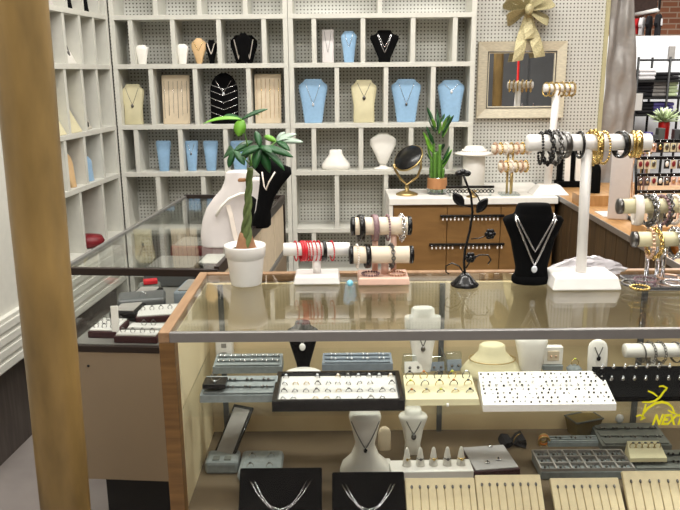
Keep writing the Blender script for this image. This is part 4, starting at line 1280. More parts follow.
# black metal flower stand
def fp(px, py, Y=1.87): return at_y(px, py, Y)
c0 = Vector((at_z(465, 286, TOP).x, 1.87, TOP))
t = thing('flower_earring_stand', 'black metal jewellery stand shaped like a rose stem on the glass counter', 'jewellery stand', c0)
def rel(px, py, dy=0.0): return fp(px, py) - c0 + Vector((0, dy, 0))
MB().lathe([(.036, 0), (.037, .004), (.028, .012), (.018, .024), (.008, .034)], 28).build('base', 'gloss_black', t)
MB().tube([(0, 0, .03), rel(464, 262), rel(465, 250), rel(470, 230), rel(472.5, 212), rel(471, 195), rel(466, 182), rel(463, 174)], [.0035, .0035, .0035, .0033, .0033, .003, .003, .003], 8).build('stem', 'gloss_black', t)
for P3 in ([rel(463, 272), rel(459, 266), rel(452, 263), rel(446, 266), rel(446, 272), rel(449, 274)], [rel(466, 268), rel(471, 260), rel(479, 255), rel(488, 255), rel(491, 260), rel(488, 264)]):
    MB().tube(P3, .002, 6).build('curl', 'gloss_black', t)
for c1, dx, dz, bk in (((458.5, 199.5), 6, 7, (471, 207)), ((482, 205.5), -5.5, 8, (472, 190)),):
    cc = rel(*c1); MB().tube([rel(*bk), (rel(*bk) + cc) / 2 + Vector((0, 0, .006 if c1[0] > 470 else -.006)), cc], .0018, 6).build('twig', 'gloss_black', t)
    rr = []
    for k in range(9):
        a = -1 + 2 * k / 8
        ctr = cc + Vector((dx * a * .0026 * .9, 0, -dz * a * .0026 * -1 * .9 if dx < 0 else -dz * a * .0026 * .9 * 1))
        ctr = cc + Vector((dx * a, 0, -abs(dz) * a)) * .0024
        wv = .013 * max(.05, math.cos(a * PI / 2)) ** .7
        ax = Vector((abs(dz), 0, dx)).normalized()
        rr.append([ctr + ax * wv * math.cos(2 * PI * j / 10) + Vector((0, .003 * math.sin(2 * PI * j / 10), 0)) for j in range(10)])
    MB().rings(rr).build('leaf', 'gloss_black', t)
def flower(ctr, R, nm):
    f = MB()
    for k in range(6):
        a = 2 * PI * k / 6
        f.ball(ctr + Vector((math.cos(a) * R * .6, -.002, math.sin(a) * R * .6)), R * .48, 8, (1, .5, 1))
    f.ball(ctr + Vector((0, -.006, 0)), R * .45, 8)
    f.build(nm, 'gloss_black', t)
flower(rel(470, 257, -.004), .014, 'flower'); flower(rel(490, 234), .014, 'flower')
MB().tube([rel(471, 239), rel(480, 238), rel(488, 235)], .0016, 6).build('twig', 'gloss_black', t)
m_ = MB()
for dx in (-4, 0, 4): m_.ball(rel(463 + dx, 172 + abs(dx) * .35), .0105, 10, (1, .7, .75))
m_.build('flower', 'gloss_black', t)

# clear plastic bag behind the T stand
c0 = Vector((at_z(585, 276, TOP).x + .0, 1.972, TOP + .0))
random.seed(3)
rr = []
for i in range(9):
    v = i / 8
    rr.append([( .105 * math.cos(2 * PI * j / 26) * (1 - v ** 2 * .75) * (1 + .16 * random.uniform(-1, 1)) + .012, .024 * math.sin(2 * PI * j / 26) * (1 - v * .6) * (1 + .3 * random.uniform(-1, 1)), .003 + .044 * v + .006 * random.random()) for j in range(26)])
t = thing('plastic_bag', 'crumpled clear plastic bag lying behind the base of the tall white T stand', 'plastic bag', c0)
MB().rings(rr, smooth=False).build('bag', 'plastic_clear', t)
MB().box((-.115, -.01, .012), (.03, .02, .02), .006, (0, .3, .2)).build('blue_label', 'plastic_blue', t)

# potted money tree
c0 = Vector((at_z(248, 280, TOP).x, 1.905, TOP)); s = m_per_px(1.9, 1.0)
t = thing('potted_tree', 'small braided money tree in a white pot on the glass counter corner', 'potted plant', c0)
pr = [(13.5, 0), (14.5, .002), (16.8, .058), (18.6, .072)]
MB().lathe([(14.6 * s, 0), (15.4 * s, .002), (18.4 * s, .072), (18.8 * s, .075), (19.8 * s, .076), (20.6 * s, .104), (20.4 * s, .107), (19 * s, .107), (18.6 * s, .094)], 40).build('pot', 'white_plastic', t)
MB().lathe([(18.5 * s, 0.09), (12 * s, .097), (.001, .099)], 30).build('soil', 'soil', t)
def pp(px, py, dy=0.0): return at_y(px, py, 1.9) - c0 + Vector((0, dy, 0))
for ph in (0, 2 * PI / 3, 4 * PI / 3):
    P3 = []; rad = []
    for k in range(25):
        v = k / 24
        base_ = Vector((0, 0, .09)).lerp(pp(250, 168) , v)
        sw = .0085 * (1 - v * .6)
        P3.append(base_ + Vector((math.cos(ph + v * 11) * sw, math.sin(ph + v * 11) * sw, 0)))
        rad.append(.009 * (1 - v) ** 4 + .0054)
    MB().tube(P3, rad, 10).build('trunk', 'trunk', t)
for ph in (0, 2.1, 4.2):
    MB().lathe([(.017, 0), (.017, .012), (.009, .04), (.006, .05)], 14, (math.cos(ph) * .012, math.sin(ph) * .012, .09)).build('trunk_foot', 'trunk_base', t)
MB().box(pp(242, 180), (.02, .02, .008), .003).build('tie', 'ribbon_orange', t)


def leaflet(p0, p1, w, m, droop=.3, roll=0.0):
    p0 = Vector(p0); p1 = Vector(p1); d_ = p1 - p0; L = d_.length
    nr = Vector((.25 * math.sin(roll * 5), -.75, .65))
    nr = (nr - d_ * (nr.dot(d_) / (L * L))).normalized()
    nr = Matrix.Rotation(roll, 3, d_.normalized()) @ nr
    sd = d_.cross(nr).normalized()
    rows = []
    for k in range(9):
        v = k / 8
        c_ = p0 + d_ * v + nr * (L * droop * (v * (1 - v)) ) + Vector((0, 0, 0))
        ww = w * (math.sin(PI * min(1, v * .92 + .06)) ** .8) * (1 if v < 1 else .1) + .0006
        rows.append([c_ - sd * ww + nr * ww * .25, c_ - nr * .0006, c_ + sd * ww + nr * ww * .25, c_ + nr * .0006])
    return MB().rings(rows, True, True, False, True).build('leaflet', m, t)


tw = pp(251, 166)
hubs = {'a': pp(243, 119, -.02), 'b': pp(236, 150, -.03), 'c': pp(262, 145, -.05), 'd': pp(276, 142, .02), 'e': pp(250, 150, .05)}
for k, h in hubs.items():
    MB().tube([tw, (tw + h) / 2 + Vector((0, 0, .006)), h], .0018, 6).build('petiole', 'stalk', t)
LV = [('a', 203, 124, 0, .010, 'leaf_light'), ('a', 240, 136, -.03, .016, 'leaf_light'), ('a', 268, 109, 0, .006, 'leaf'), ('a', 222, 117, .03, .008, 'leaf'), ('a', 258, 116, .04, .007, 'leaf_light'),
      ('b', 224, 158, -.01, .010, 'leaf'), ('b', 231, 166, -.04, .009, 'leaf'), ('b', 226, 150, .03, .009, 'leaf'), ('b', 247, 163, -.05, .010, 'leaf'), ('b', 252, 142, .02, .009, 'leaf'),
      ('c', 294, 156, -.03, .011, 'leaf'), ('c', 286, 168, -.05, .011, 'leaf'), ('c', 272, 170, -.06, .012, 'leaf'), ('c', 258, 166, -.07, .012, 'leaf'), ('c', 244, 153, -.06, .011, 'leaf'), ('c', 257, 130, -.03, .009, 'leaf'), ('c', 275, 150, -.08, .010, 'leaf'),
      ('d', 303, 143, .02, .008, 'leaf_pale'), ('d', 296, 135, .03, .008, 'leaf_pale'), ('d', 284, 133, .03, .008, 'leaf_pale'), ('d', 290, 151, .0, .009, 'leaf'), ('d', 262, 138, .05, .008, 'leaf_light'),
      ('e', 262, 160, .06, .010, 'leaf'), ('e', 240, 162, .07, .010, 'leaf'), ('e', 232, 156, .06, .009, 'leaf'), ('e', 268, 152, .08, .010, 'leaf')]
for h, x, y, dy, w_, m_ in LV:
    leaflet(hubs[h], pp(x, y, dy), w_ * .95, m_, .3, random.uniform(-.45, .45))

# ------------------------------------------------------------------ double bracelet stand at the right end of the glass counter
c0 = Vector((at_z(660, 286, TOP).x, 1.86, TOP)); s = m_per_px(1.86, 1.05)
zA = at_y(655, 206, 1.92).z - TOP; zB = at_y(660, 239, 1.85).z - TOP
bA = (-38 * s, 70 * s, .06, zA, 7.5 * s); bB = (-31 * s, 70 * s, -.01, zB, 7.5 * s)
st = tbar('bracelet_stand', 'chrome legged double bar bracelet stand crowded with bracelets, right end of the glass counter', c0, (.16, .12, .012), [bA, bB], [((-.012, .05, .01), (-.012, .06, zA - .014), .006), ((.016, .05, .01), (.016, .06, zA - .014), .006), ((.005, -.008, .01), (.005, -.01, zB - .014), .005)], ['chrome', 'chrome', 'cream'], 'pewter', bev=.003)
for k, (dx, kd, m_, lb) in enumerate(((-18, 'wide', 'pearl', 'pale cuff nearest the left end'), (-8, 'chain', 'pewter', 'dark link bracelet second from left'), (-2, 'chain', 'silver', 'silver link bracelet'), (6, 'beads', 'mauve_bead', 'mauve beaded bracelet'), (13, 'chain', 'pewter', 'heavy dark link bracelet'), (20, 'beads', 'pearl', 'pearl bracelet furthest right'))):
    bracelet(lb + ' on the upper bar of the crowded chrome stand', st, dx * s, bA, .034, .0048, kd, m_, 'bracelets on the upper bar of the crowded stand', random.uniform(-.2, .3))
for k, (dx, kd, m_, lb) in enumerate(((-14, 'beads', 'rose_gold', 'rose gold beaded bracelet leftmost'), (-10, 'chain', 'gold', 'gold link bracelet'), (10, 'chain', 'silver', 'silver link bracelet'), (14, 'wide', 'pewter', 'dark metal cuff'), (18, 'wide', 'amber', 'amber cuff'))):
    bracelet(lb + ' on the lower bar of the crowded chrome stand', st, dx * s, bB, .034, .0046, kd, m_, 'bracelets on the lower bar of the crowded stand', random.uniform(-.2, .3))
for k, (px, py, m_, R) in enumerate(((634, 282, 'pewter', .03), (645, 279, 'mauve_bead', .026), (668, 277, 'rose_gold', .026), (640, 288, 'gold', .022), (676, 284, 'silver', .03))):
    pz = at_z(px, py, TOP + .02)
    o_ = MB()
    (o_.beads((0, 0, 0), R, .0035, 'Z', 20) if k % 2 else o_.ring((0, 0, 0), R, .003, 'Z', 26, 8)).build('bracelet', m_, None, (pz.x, pz.y, TOP + .017 + .0015 * k))
    tag(bpy.data.objects[bpy.context.scene.collection.objects[-1].name], '%s bangle lying flat at the foot of the crowded chrome stand' % {'pewter': 'dark metal', 'mauve_bead': 'mauve beaded', 'rose_gold': 'rose gold', 'gold': 'gold beaded', 'silver': 'silver'}[m_], 'bracelet', 'bangles at the foot of the crowded stand')

# ------------------------------------------------------------------ left glass case
LCA = Vector((-.815, 2.085, 0)); LCR = -.08
LW_, LL = .465, 1.29
t = thing('display_case', 'dark framed glass case running back along the left side, behind the gold post', 'display case', LCA, LCR)
MB().span((.012, .012, CT - .009), (LW_ - .012, LL - .012, CT - .003)).build('top_glass', 'glass_top', t)
for a_, b__, n__ in (((0, 0, CT - .022), (LW_, .016, CT), 'front_rail'), ((0, LL - .016, CT - .02), (LW_, LL, CT + .006), 'rear_rail'), ((LW_ - .014, .016, CT - .03), (LW_, LL - .016, CT + .006), 'side_rail')):
    MB().span(a_, b__, .002).build(n__, 'dark_metal', t)
MB().span((0, .016, CT - .012), (.012, LL - .016, CT + .002), .001).build('side_rail', 'alu', t)
for x in (0, LW_ - .016):
    for y in (0, LL - .016):
        MB().span((x, y + .0005, .7205), (x + .016, y + .0155, CT - .0225), .001).build('corner_post', 'dark_metal', t)
MB().span((0, 0, .700), (LW_, .016, .720), .002).build('bottom_rail', 'dark_metal', t)
MB().span((.018, .005, .7205), (LW_ - .018, .009, CT - .0225)).build('front_glass', 'glass_clear', t)
MB().span((.004, .018, .7205), (.008, LL - .018, CT - .0125)).build('side_glass', 'glass_clear', t)
MB().span((.002, .017, .700), (LW_ - .002, LL - .002, .720), .001).build('deck', 'deck_grey', t)
MB().span((.0, .002, .275), (LW_, .016, .6995), .001).build('front_panel', 'case_front_tan', t)
MB().span((.0, .0165, .30), (.014, LL, .6995), .001).build('side_panel', 'case_front_tan', t)
MB().span((LW_ - .014, .0165, .30), (LW_, LL, .6995), .001).build('side_panel', 'case_front_tan', t)
MB().span((.0145, LL - .014, .30), (LW_ - .0145, LL, .6995), .001).build('rear_panel', 'case_front_tan', t)
for y0, y1 in ((.03, .34), (.36, .68), (.70, 1.0), (1.02, 1.26)):
    MB().span((LW_ - .011, y0, .723), (LW_ - .005, y1, CT - .032), .001).build('sliding_door', 'beige_card', t)
MB().span((.055, .05, 0), (LW_ - .02, LL - .05, .2995)).build('toe_kick', 'black', t)
for x, z in ((.055, .655), (.015, .585)):
    MB().tube([(x, .0025, z), (x, .0005, z)], .004, 10).build('screw', 'black', t)
LCM = Matrix.Translation(LCA) @ Matrix.Rotation(LCR, 4, 'Z')
def lc(x, y, z): return LCM @ Vector((x, y, z))
def lcpx(px, py, z):
    return LCM.inverted() @ at_z(px, py, z)
LD = .7205
def burg(label, x0, x1, yfb, ybt, n, rz=0.0, m='foam_white', spec='pewter', nm='tray'):
    a_, b__ = lcpx(x0, yfb, LD), lcpx(x1, yfb, LD)
    yb_ = lcpx((x0 + x1) / 2, ybt, LD + .025).y
    w_ = b__.x - a_.x; d_ = max(.05, yb_ - a_.y)
    tt = thing('ring_tray', label, 'display tray', lc((a_.x + b__.x) / 2, a_.y, LD + .0006), LCR + rz, 'trays inside the left glass case')
    MB().span((-w_ / 2, 0, 0), (w_ / 2, d_, .02), .002).build('tray', 'burgundy', tt)
    MB().span((-w_ / 2 + .005, .004, .0203), (w_ / 2 - .005, d_ - .004, .026), .002).build('pad', m, tt)
    mt = Matrix.Translation(tt.location) @ Matrix.Rotation(LCR + rz, 4, 'Z')
    for r in range(n[1]):
        for k in range(n[0]):
            ring_obj('ring', '%s ring in the %s row of the %s' % (ORD[k], ROWS[n[1]][r], label), mt @ Vector((-w_ / 2 + w_ * (k + .7) / (n[0] + .4), d_ * (r + .7) / (n[1] + .4), .031)), spec, 'pewter', .0068, 'rings in the ' + label[:60], .3)
    return tt
burg('left wine red tray of the left case', 88, 117, 338, 318, (3, 3))
burg('front wine red tray of the left case', 114, 158, 343, 332, (4, 1))
burg('slanted wine red tray of the left case', 137, 185, 322, 304, (5, 1), .25)
t_ = thing('ring_pad', 'bare white ring pad lying just behind the front tray of the left case', 'display tray', lc(lcpx(146, 331, LD).x, lcpx(146, 331, LD).y, LD + .0006), LCR)
MB().span((-.06, 0, 0), (.06, .045, .012), .004).build('pad', 'foam_white', t_)
for k in range(2): ring_obj('ring', '%s ring on the bare white pad in the left case' % ['left', 'right'][k], t_.location + Vector((-.01 + .03 * k, .02, .0195)), 'pewter', 'pewter', .008, 'rings on the bare white pad')
q = MB().box((0, 0, .05), (.022, .004, .1), .001, (-.08, 0, .1)).build('price_card', 'white_plastic', None, lc(lcpx(116, 338, LD).x, lcpx(116, 338, LD).y + .004, LD + .001))
q.location.y -= .0
tag(q, 'tall narrow white card standing at the front of the left case', 'card')
def cushion(px, py, w_, d_, h_, m, label, rz=0.0, nm='jewellery_cushion'):
    l_ = lcpx(px, py, LD)
    tt = thing(nm, label, 'jewellery stand', lc(l_.x, l_.y, LD + .0006), LCR + rz, 'cushions inside the left glass case')
    MB().box((0, d_ / 2, h_ / 2), (w_, d_, h_), min(.012, h_ * .4), None, 3).build('cushion', m, tt)
    return tt
cu = cushion(142, 312, .16, .11, .045, 'slate', 'grey blue cushion with jewellery in the middle of the left case', .3)
ring_obj('bangle', 'silver ring on the grey blue cushion in the left case', cu.location + Vector((0, .03, .048)), 'silver', 'crystal', .012, 'ring on the grey blue cushion')
cu = cushion(150, 296, .08, .06, .04, 'dark_grey', 'dark grey cushion behind the grey blue one in the left case', .3)
q = MB().box((0, .02, .008), (.05, .03, .016), .003, (0, 0, .3)).build('ring_box', 'red_bead', None, cu.location + Vector((.0, 0, .041)))
tag(q, 'bright red ring box on the dark grey cushion in the left case', 'box')
for lx_, ly_, w_, d_, h_, m__, lb_ in ((.12, .62, .2, .2, .07, 'slate', 'long black tray stack by the left glass, middle of the left case'), (.30, .58, .14, .16, .1, 'velvet_black', 'tall black display block beside the sliding doors of the left case'),
                                 (.13, .9, .18, .18, .09, 'dark_red', 'dark red display block far back by the left glass of the left case'), (.085, .22, .09, .30, .03, 'gloss_black', 'dark grey jewellery tray by the left glass of the left case'),
                                 (.30, .36, .17, .16, .06, 'grey_blue', 'blue grey tray beside the sliding doors of the left case')):
    tt = thing('jewellery_cushion', lb_, 'jewellery stand', lc(lx_, ly_, LD + .0006), LCR, 'cushions inside the left glass case')
    MB().span((-w_ / 2, 0, 0), (w_ / 2, d_, h_), .006).build('block', m__, tt)
    MB().span((-w_ / 2 + .012, .012, h_ + .0002), (w_ / 2 - .012, d_ - .012, h_ + .005), .002).build('pad', 'grey_cloth' if m__ != 'velvet_black' else 'white_satin', tt)
# beige slab inside the case and busts on its top
l_ = lcpx(184, 250, .80)
b = bust('necklace_board', 'beige necklace board with chains standing inside the left case at the rear', 'slab', 'beige_card', .12, .2, .02, lc(.26, 1.10, LD + .001), LCR, .15, group='cushions inside the left glass case')
for q_ in range(4):
    necklace(b, 'silver chain, %s narrowest on the beige board inside the left case' % ORD[q_], 'silver', .3 + .18 * q_, .95, .5 - .1 * q_, group='chains on the beige board in the left case')
TL = CT - .0025


def profile_bust(name, label, m, rows, Y, D, z0, group):
    """rows: (row, centre, width) down the photograph; the lowest sits on z0"""
    base_ = at_y(rows[-1][1], rows[-1][0], Y); base_.z = z0
    t_ = thing(name, label, 'necklace display', base_, 0, group)
    H_ = at_y(rows[0][1], rows[0][0], Y).z - z0
    full = at_y(rows[0][1], rows[0][0], Y).z - at_y(rows[-1][1], rows[-1][0], Y).z
    rings = []
    for y_, c_, w_ in reversed(rows):
        z_ = (at_y(c_, y_, Y).z - at_y(rows[-1][1], rows[-1][0], Y).z) / full * H_
        x_ = at_y(c_, y_, Y).x - base_.x
        hw_ = w_ / 2 * m_per_px(Y, 1.05)
        rings.append([(x_ + hw_ * math.copysign(abs(math.cos(2 * PI * j / 28)) ** .8, math.cos(2 * PI * j / 28)), D / 2 * math.sin(2 * PI * j / 28) + .12 * z_, z_) for j in range(28)])
    MB().rings(rings).build('bust', m, t_)
    return t_, base_


GB = 'busts standing on the left glass case'
tt, b0 = profile_bust('necklace_bust', 'tall lavender white bust leaning on the left case behind the potted tree', 'lavender_white',
    [(172, 237, 20), (174, 238, 27), (182, 237, 26), (192, 235, 28), (203, 230, 34), (215, 226, 40), (230, 224, 44), (245, 223, 44), (256, 223, 42), (258, 223, 38)], 2.36, .06, TL, GB)
def on_b(px, py, Y, b0, rows_y, dy): return at_y(px, py, Y - dy) - b0
o_ = MB().ribbon([on_b(228, 205, 2.36, b0, 0, .02), on_b(231, 215, 2.36, b0, 0, .025), on_b(234, 230, 2.36, b0, 0, .03), on_b(237, 243, 2.36, b0, 0, .034)], [(.014, 0, .003)] * 4, .003).build('necklace', 'pearl', None, b0)
tag(o_, 'broad white strand hanging down the tall lavender white bust', 'necklace')
o_ = MB().tube([on_b(216, 216, 2.36, b0, 0, .025), on_b(221, 207, 2.36, b0, 0, .026), on_b(229, 199, 2.36, b0, 0, .026), on_b(240, 194, 2.36, b0, 0, .02), on_b(248, 193, 2.36, b0, 0, .01)], .0045, 8).build('necklace', 'white_satin', None, b0)
tag(o_, 'white collar cord curving across the tall lavender white bust', 'necklace')
profile_bust('necklace_bust', 'black bust half hidden between the lavender white bust and the plant trunk', 'velvet_black',
    [(198, 247, 12), (201, 247, 18), (212, 244, 22), (225, 243, 20), (238, 243, 18), (243, 243, 20)], 2.50, .05, TL, GB)
tt, b0 = profile_bust('necklace_bust', 'black bust turned sideways at the right edge of the left case, behind the tree leaves', 'velvet_black',
    [(160, 262, 16), (163, 263, 26), (168, 271, 38), (174, 275, 32), (183, 271, 24), (195, 266, 17), (208, 263, 15), (213, 262, 18), (221, 261, 20), (223, 261, 16)], 2.66, .06, TL, GB)
o_ = MB().tube([at_y(262, 172, 2.62) - b0, at_y(264, 186, 2.625) - b0, at_y(266, 190, 2.63) - b0, at_y(269, 182, 2.625) - b0, at_y(275, 172, 2.62) - b0], .0028, 6).build('necklace', 'pearl', None, b0)
tag(o_, 'white necklace on the sideways black bust at the edge of the left case', 'necklace')
profile_bust('necklace_bust', 'second lavender white bust behind the sideways black bust on the left case', 'lavender_white',
    [(178, 256, 12), (182, 256, 16), (195, 255, 20), (208, 253, 22), (218, 252, 22)], 2.82, .04, TL, GB)

# ------------------------------------------------------------------ wooden back counter
BC = .885
t = thing('counter', 'wooden back counter with a thick white top in front of the pegboard', 'counter', (.25, 3.68, 0))
MB().span((0, 0, BC - .034), (.475, .316, BC), .003).span((.4755, 0, BC - .034), (.852, .515, BC), .003).build('worktop', 'white_satin', t)
MB().span((.02, .02, .06), (.84, .30, BC - .0345)).build('body', 'counter_wood', t)
MB().span((.02, .05, 0), (.84, .30, .06)).build('plinth', 'black', t)
for k in range(3):
    MB().span((.025 + k * .272, .006, .08), (.025 + (k + 1) * .272 - .004, .0195, BC - .05), .001).build('door', 'counter_wood', t)
PC = 3.68
MB().span((.0, .006, .06), (.0195, .30, BC - .0345), .001).build('side_panel', 'white_satin', t)
# slotted bars with earrings: two on the front, one on the top
def slot_bar(label, x0, x1, py, Y, n, grp, z=None, th=.012):
    a_, b__ = at_y(x0, py, Y), at_y(x1, py, Y)
    zz = a_.z if z is None else z
    tt = thing('earring_bar', label, 'earring rack', ((a_.x + b__.x) / 2, Y, zz), 0, 'black slotted earring bars')
    w_ = b__.x - a_.x
    MB().span((-w_ / 2, -.012, -th / 2), (w_ / 2, .004, th / 2), .001).build('bar', 'gloss_black', tt)
    first = None
    for k in range(n):
        loc = Vector((a_.x + w_ * (k + .7) / (n + .4), Y - .0131, zz - .003))
        if k % 9 == 6: continue
        if first is None:
            first = thing('earring', 'first ' + grp, 'earring', loc, 0, grp); cnt = 1
            MB().tube([(0, 0, 0), (0, 0, -.008)], .001, 6).build('hook', 'silver', first)
            MB().ball((0, 0, -.014), .006, 8, (.8, .5, 1.1)).build('drop', 'pearl', first)
        else:
            cnt += 1
            e = copy_tree(first); e.location = loc; e['label'] = ORD[cnt - 1] + ' ' + grp
slot_bar('upper black slotted bar of earrings on the front of the wooden counter', 440, 504, 216, PC, 16, 'pearly drop from left on the upper slotted bar of the wooden counter')
slot_bar('lower black slotted bar of earrings on the front of the wooden counter', 429, 504, 244.5, PC, 18, 'pearly drop from left on the lower slotted bar of the wooden counter')
tt = thing('earring_stand', 'black slotted earring bar on little feet on top of the wooden counter, behind the vase', 'earring rack', (at_y(470, 187, 3.745).x, 3.745, BC + .0005), 0, 'black slotted earring bars')
zq = at_y(470, 187, 3.745).z - BC; w_ = 48 * m_per_px(3.745, .9)
MB().span((-w_ / 2, -.008, zq - .006), (w_ / 2, .008, zq + .006), .001).build('bar', 'gloss_black', tt)
for s_ in (-1, 1): MB().span((s_ * w_ * .42 - .004, -.015, 0), (s_ * w_ * .42 + .004, .015, zq - .0062)).build('leg', 'acrylic', tt)
first = None
for k in range(13):
    loc = Vector((tt.location.x - w_ / 2 + w_ * (k + .6) / 13.2, 3.731, BC + zq - .008))
    if first is None:
        first = thing('earring', 'first dark hoop earring from left on the bar atop the wooden counter', 'earring', loc, 0, 'dark hoops on the counter top bar')
        MB().ring((0, 0, -.012), .008, .0022, 'Y', 14, 6).build('hoop', 'black_bead', first)
        MB().ball((0, 0, -.002), .003, 6).build('stud', 'pewter', first)
    else:
        e = copy_tree(first); e.location = loc; e['label'] = ORD[k] + ' dark hoop earring from left on the bar atop the wooden counter'
# vanity mirror
Yv = 3.80
c0 = Vector((at_z(407, 195, BC).x, Yv, BC + .0005)); s = m_per_px(Yv, 1.0)
t = thing('vanity_mirror', 'black oval vanity mirror tilted on a brass stand, on the wooden counter', 'mirror', c0)
MB().lathe([(11 * s, 0), (11 * s, .006), (7 * s, .014), (2.2 * s, .022), (1.8 * s, .05)], 28).build('base', 'brass', t)
cc = at_y(408.5, 158, Yv) - c0
MB().tube([cc + Vector((-14.5 * s, 0, -6 * s)), cc + Vector((-13.5 * s, 0, -11 * s)), cc + Vector((-8 * s, 0, -20 * s)), Vector((0, 0, .05)), cc + Vector((9 * s, 0, -19 * s)), cc + Vector((12.5 * s, 0, -10 * s)), cc + Vector((12 * s, 0, 0))], .0065, 10).build('bracket', 'brass', t)
mm = MB().lathe([(.002, .012), (14 * s, .011), (15 * s, .006), (15 * s, -.006), (14 * s, -.011), (.002, -.012)], 40)
ob = mm.build('mirror_head', 'gloss_black', t, cc, (0, 0, 0))
ob.rotation_euler = Vector((-.5, -.55, .67)).to_track_quat('Z', 'Y').to_euler()
MB().ring((0, 0, 0), 15.2 * s, .005, 'Z', 40, 8).build('rim', 'brass', ob)
# bamboo vase
Yv = 3.82
c0 = Vector((at_z(437, 194, BC).x, Yv, BC + .0005)); s = m_per_px(Yv, 1.0)
t = thing('bamboo_vase', 'lucky bamboo in a glass vase with an orange band on the wooden counter', 'potted plant', c0)
hz = at_y(437, 176, Yv).z - BC
MB().lathe([(9.5 * s, 0), (10 * s, .003), (9.2 * s, hz), (8.7 * s, hz), (9.2 * s, .006), (.001, .006)], 28).build('vase', 'acrylic', t)
MB().lathe([(9.9 * s, hz * .32), (10.1 * s, hz * .4), (9.8 * s, hz * .85), (9.6 * s, hz * .92), (9.4 * s, hz * .92), (9.5 * s, hz * .32)], 28, cap=False).build('band', 'ribbon_orange', t)
for k in range(9):
    a_ = 2 * PI * k / 9
    R_ = 5.6 * s if k else 0
    x, y = math.cos(a_) * R_, math.sin(a_) * R_
    hh_ = at_y(437, 168 - (k % 4) * 8, Yv).z - BC
    prf = []
    n_ = 7
    pts = []; rad = []
    for j in range(n_ * 3 + 1):
        v = j / (n_ * 3)
        pts.append((x * (1 + .25 * v), y * (1 + .25 * v), .01 + (hh_ - .01) * v)); rad.append(.0075 if j % 3 else .0088)
    MB().tube(pts, rad, 8).build('stalk', 'stalk', t)
random.seed(11)
for k in range(28):
    a_ = random.uniform(0, 2 * PI)
    hb = at_y(437, random.uniform(122, 170), Yv).z - BC
    p0 = Vector((math.cos(a_) * 5 * s, math.sin(a_) * 4 * s, hb))
    ln = random.uniform(.06, .13)
    p1 = p0 + Vector((math.cos(a_) * ln * .42, math.sin(a_) * ln * .42, ln * random.uniform(.4, 1.0)))
    leaflet(p0, p1, .0095, 'leaf' if k % 3 else 'leaf_light', -.3, random.uniform(-.8, .8)).name = 'leaf'
# white pedestal bust
Yv = 3.87
c0 = Vector((at_y(473, 188, Yv).x, Yv, BC + .0005)); s = m_per_px(Yv, 1.0)
zc = at_y(473, 153, Yv).z - BC
t = thing('necklace_pedestal', 'white pedestal with a round necklace collar on the wooden counter', 'necklace display', c0)
MB().lathe([(11 * s, 0), (11 * s, zc - .01)], 28).build('column', 'white_satin', t)
MB().lathe([(11 * s, zc - .012), (19.5 * s, zc - .006), (20 * s, zc), (15 * s, zc + .004), (11 * s, zc + .008), (9.5 * s, zc + .03), (8 * s, zc + .036)], 32).build('collar', 'white_satin', t)
o_ = MB().beads((0, 0, 0), 11.6 * s, .0045, 'Z', 30).build('necklace', 'pearl', None, c0 + Vector((0, 0, zc + .014)))
tag(o_, 'pearl choker lying on the collar of the white pedestal', 'necklace')
q = MB().lathe([(.028, 0), (.03, .004), (.012, .012), (.01, .02), (.026, .032), (.024, .034)], 20).build('brass_dish', 'brass', None, (at_z(472, 197, BC).x + .0, 3.705, BC + .0005))
tag(q, 'small brass dish at the front edge of the wooden counter', 'dish')
# gold bangle tree
Yv = 3.76
c0 = Vector((at_z(506, 193, BC).x, Yv, BC + .0005)); s = m_per_px(Yv, 1.0)
zz1 = at_y(506, 149, Yv).z - BC; zz2 = at_y(506, 166, Yv).z - BC
bA = (-19 * s, 20 * s, 0, zz1, 4.2 * s); bB = (-13 * s, 17 * s, -.03, zz2, 4 * s)
st = tbar('bracelet_stand', 'small gold jewellery stand with two bars of bracelets on the wooden counter', c0, (.1, .09, .012), [bA, bB], [((-.012, 0, .01), (-.012, 0, zz1 - .01), .006), ((.012, 0, .01), (.012, -0.0, zz1 - .01), .006), ((0.0, -.03, .01), (0.0, -.03, zz2 - .01), .005)], ['acrylic', 'brass', 'beige_roll'])
for nm, bar, n_ in (('upper', bA, 7), ('lower', bB, 6)):
    for k in range(n_):
        mtl = ['rose_gold', 'gold', 'pearl', 'brass'][k % 4]
        x = bar[0] + (bar[1] - bar[0]) * (k + .6) / (n_ + .2)
        bracelet('%s bracelet, %s from left, %s bar of the small gold stand' % ({'rose_gold': 'rose gold', 'gold': 'gold', 'pearl': 'pearl', 'brass': 'brass'}[mtl], ['first', 'second', 'third', 'fourth', 'fifth', 'sixth', 'seventh'][k], nm), st, x, bar, .025, .0055, 'beads' if k % 2 else 'chain', mtl, 'bracelets on the %s bar of the small gold stand' % nm, .25)
# tall slender white stand
Yv = 3.78
c0 = Vector((at_y(548, 190, Yv).x, Yv, BC + .0005)); s = m_per_px(Yv, 1.1)
tp = at_y(557, 88, Yv) - c0
barW = (tp.x - 13 * s, tp.x + 17 * s, 0, tp.z, 4 * s)
st = tbar('bracelet_stand', 'tall slender white stand with gold bangles on top, on the right of the wooden counter', c0, (.19, .13, .05), [barW], [((-.005, 0, .045), (tp.x, 0, tp.z - .006), 3.6 * s)], ['white_plastic'] * 3, taper=(.55, .55), bev=.006)
for k in range(6):
    bracelet('gold bangle, %s from the left on the tall slender white stand' % ['first', 'second', 'third', 'fourth', 'fifth', 'sixth'][k], st, barW[0] + (barW[1] - barW[0]) * (k + .5) / 6, barW, .03, .004, 'chain' if k % 2 else 'band', 'brass' if k % 2 else 'gold', 'gold bangles on the tall slender stand', .35)

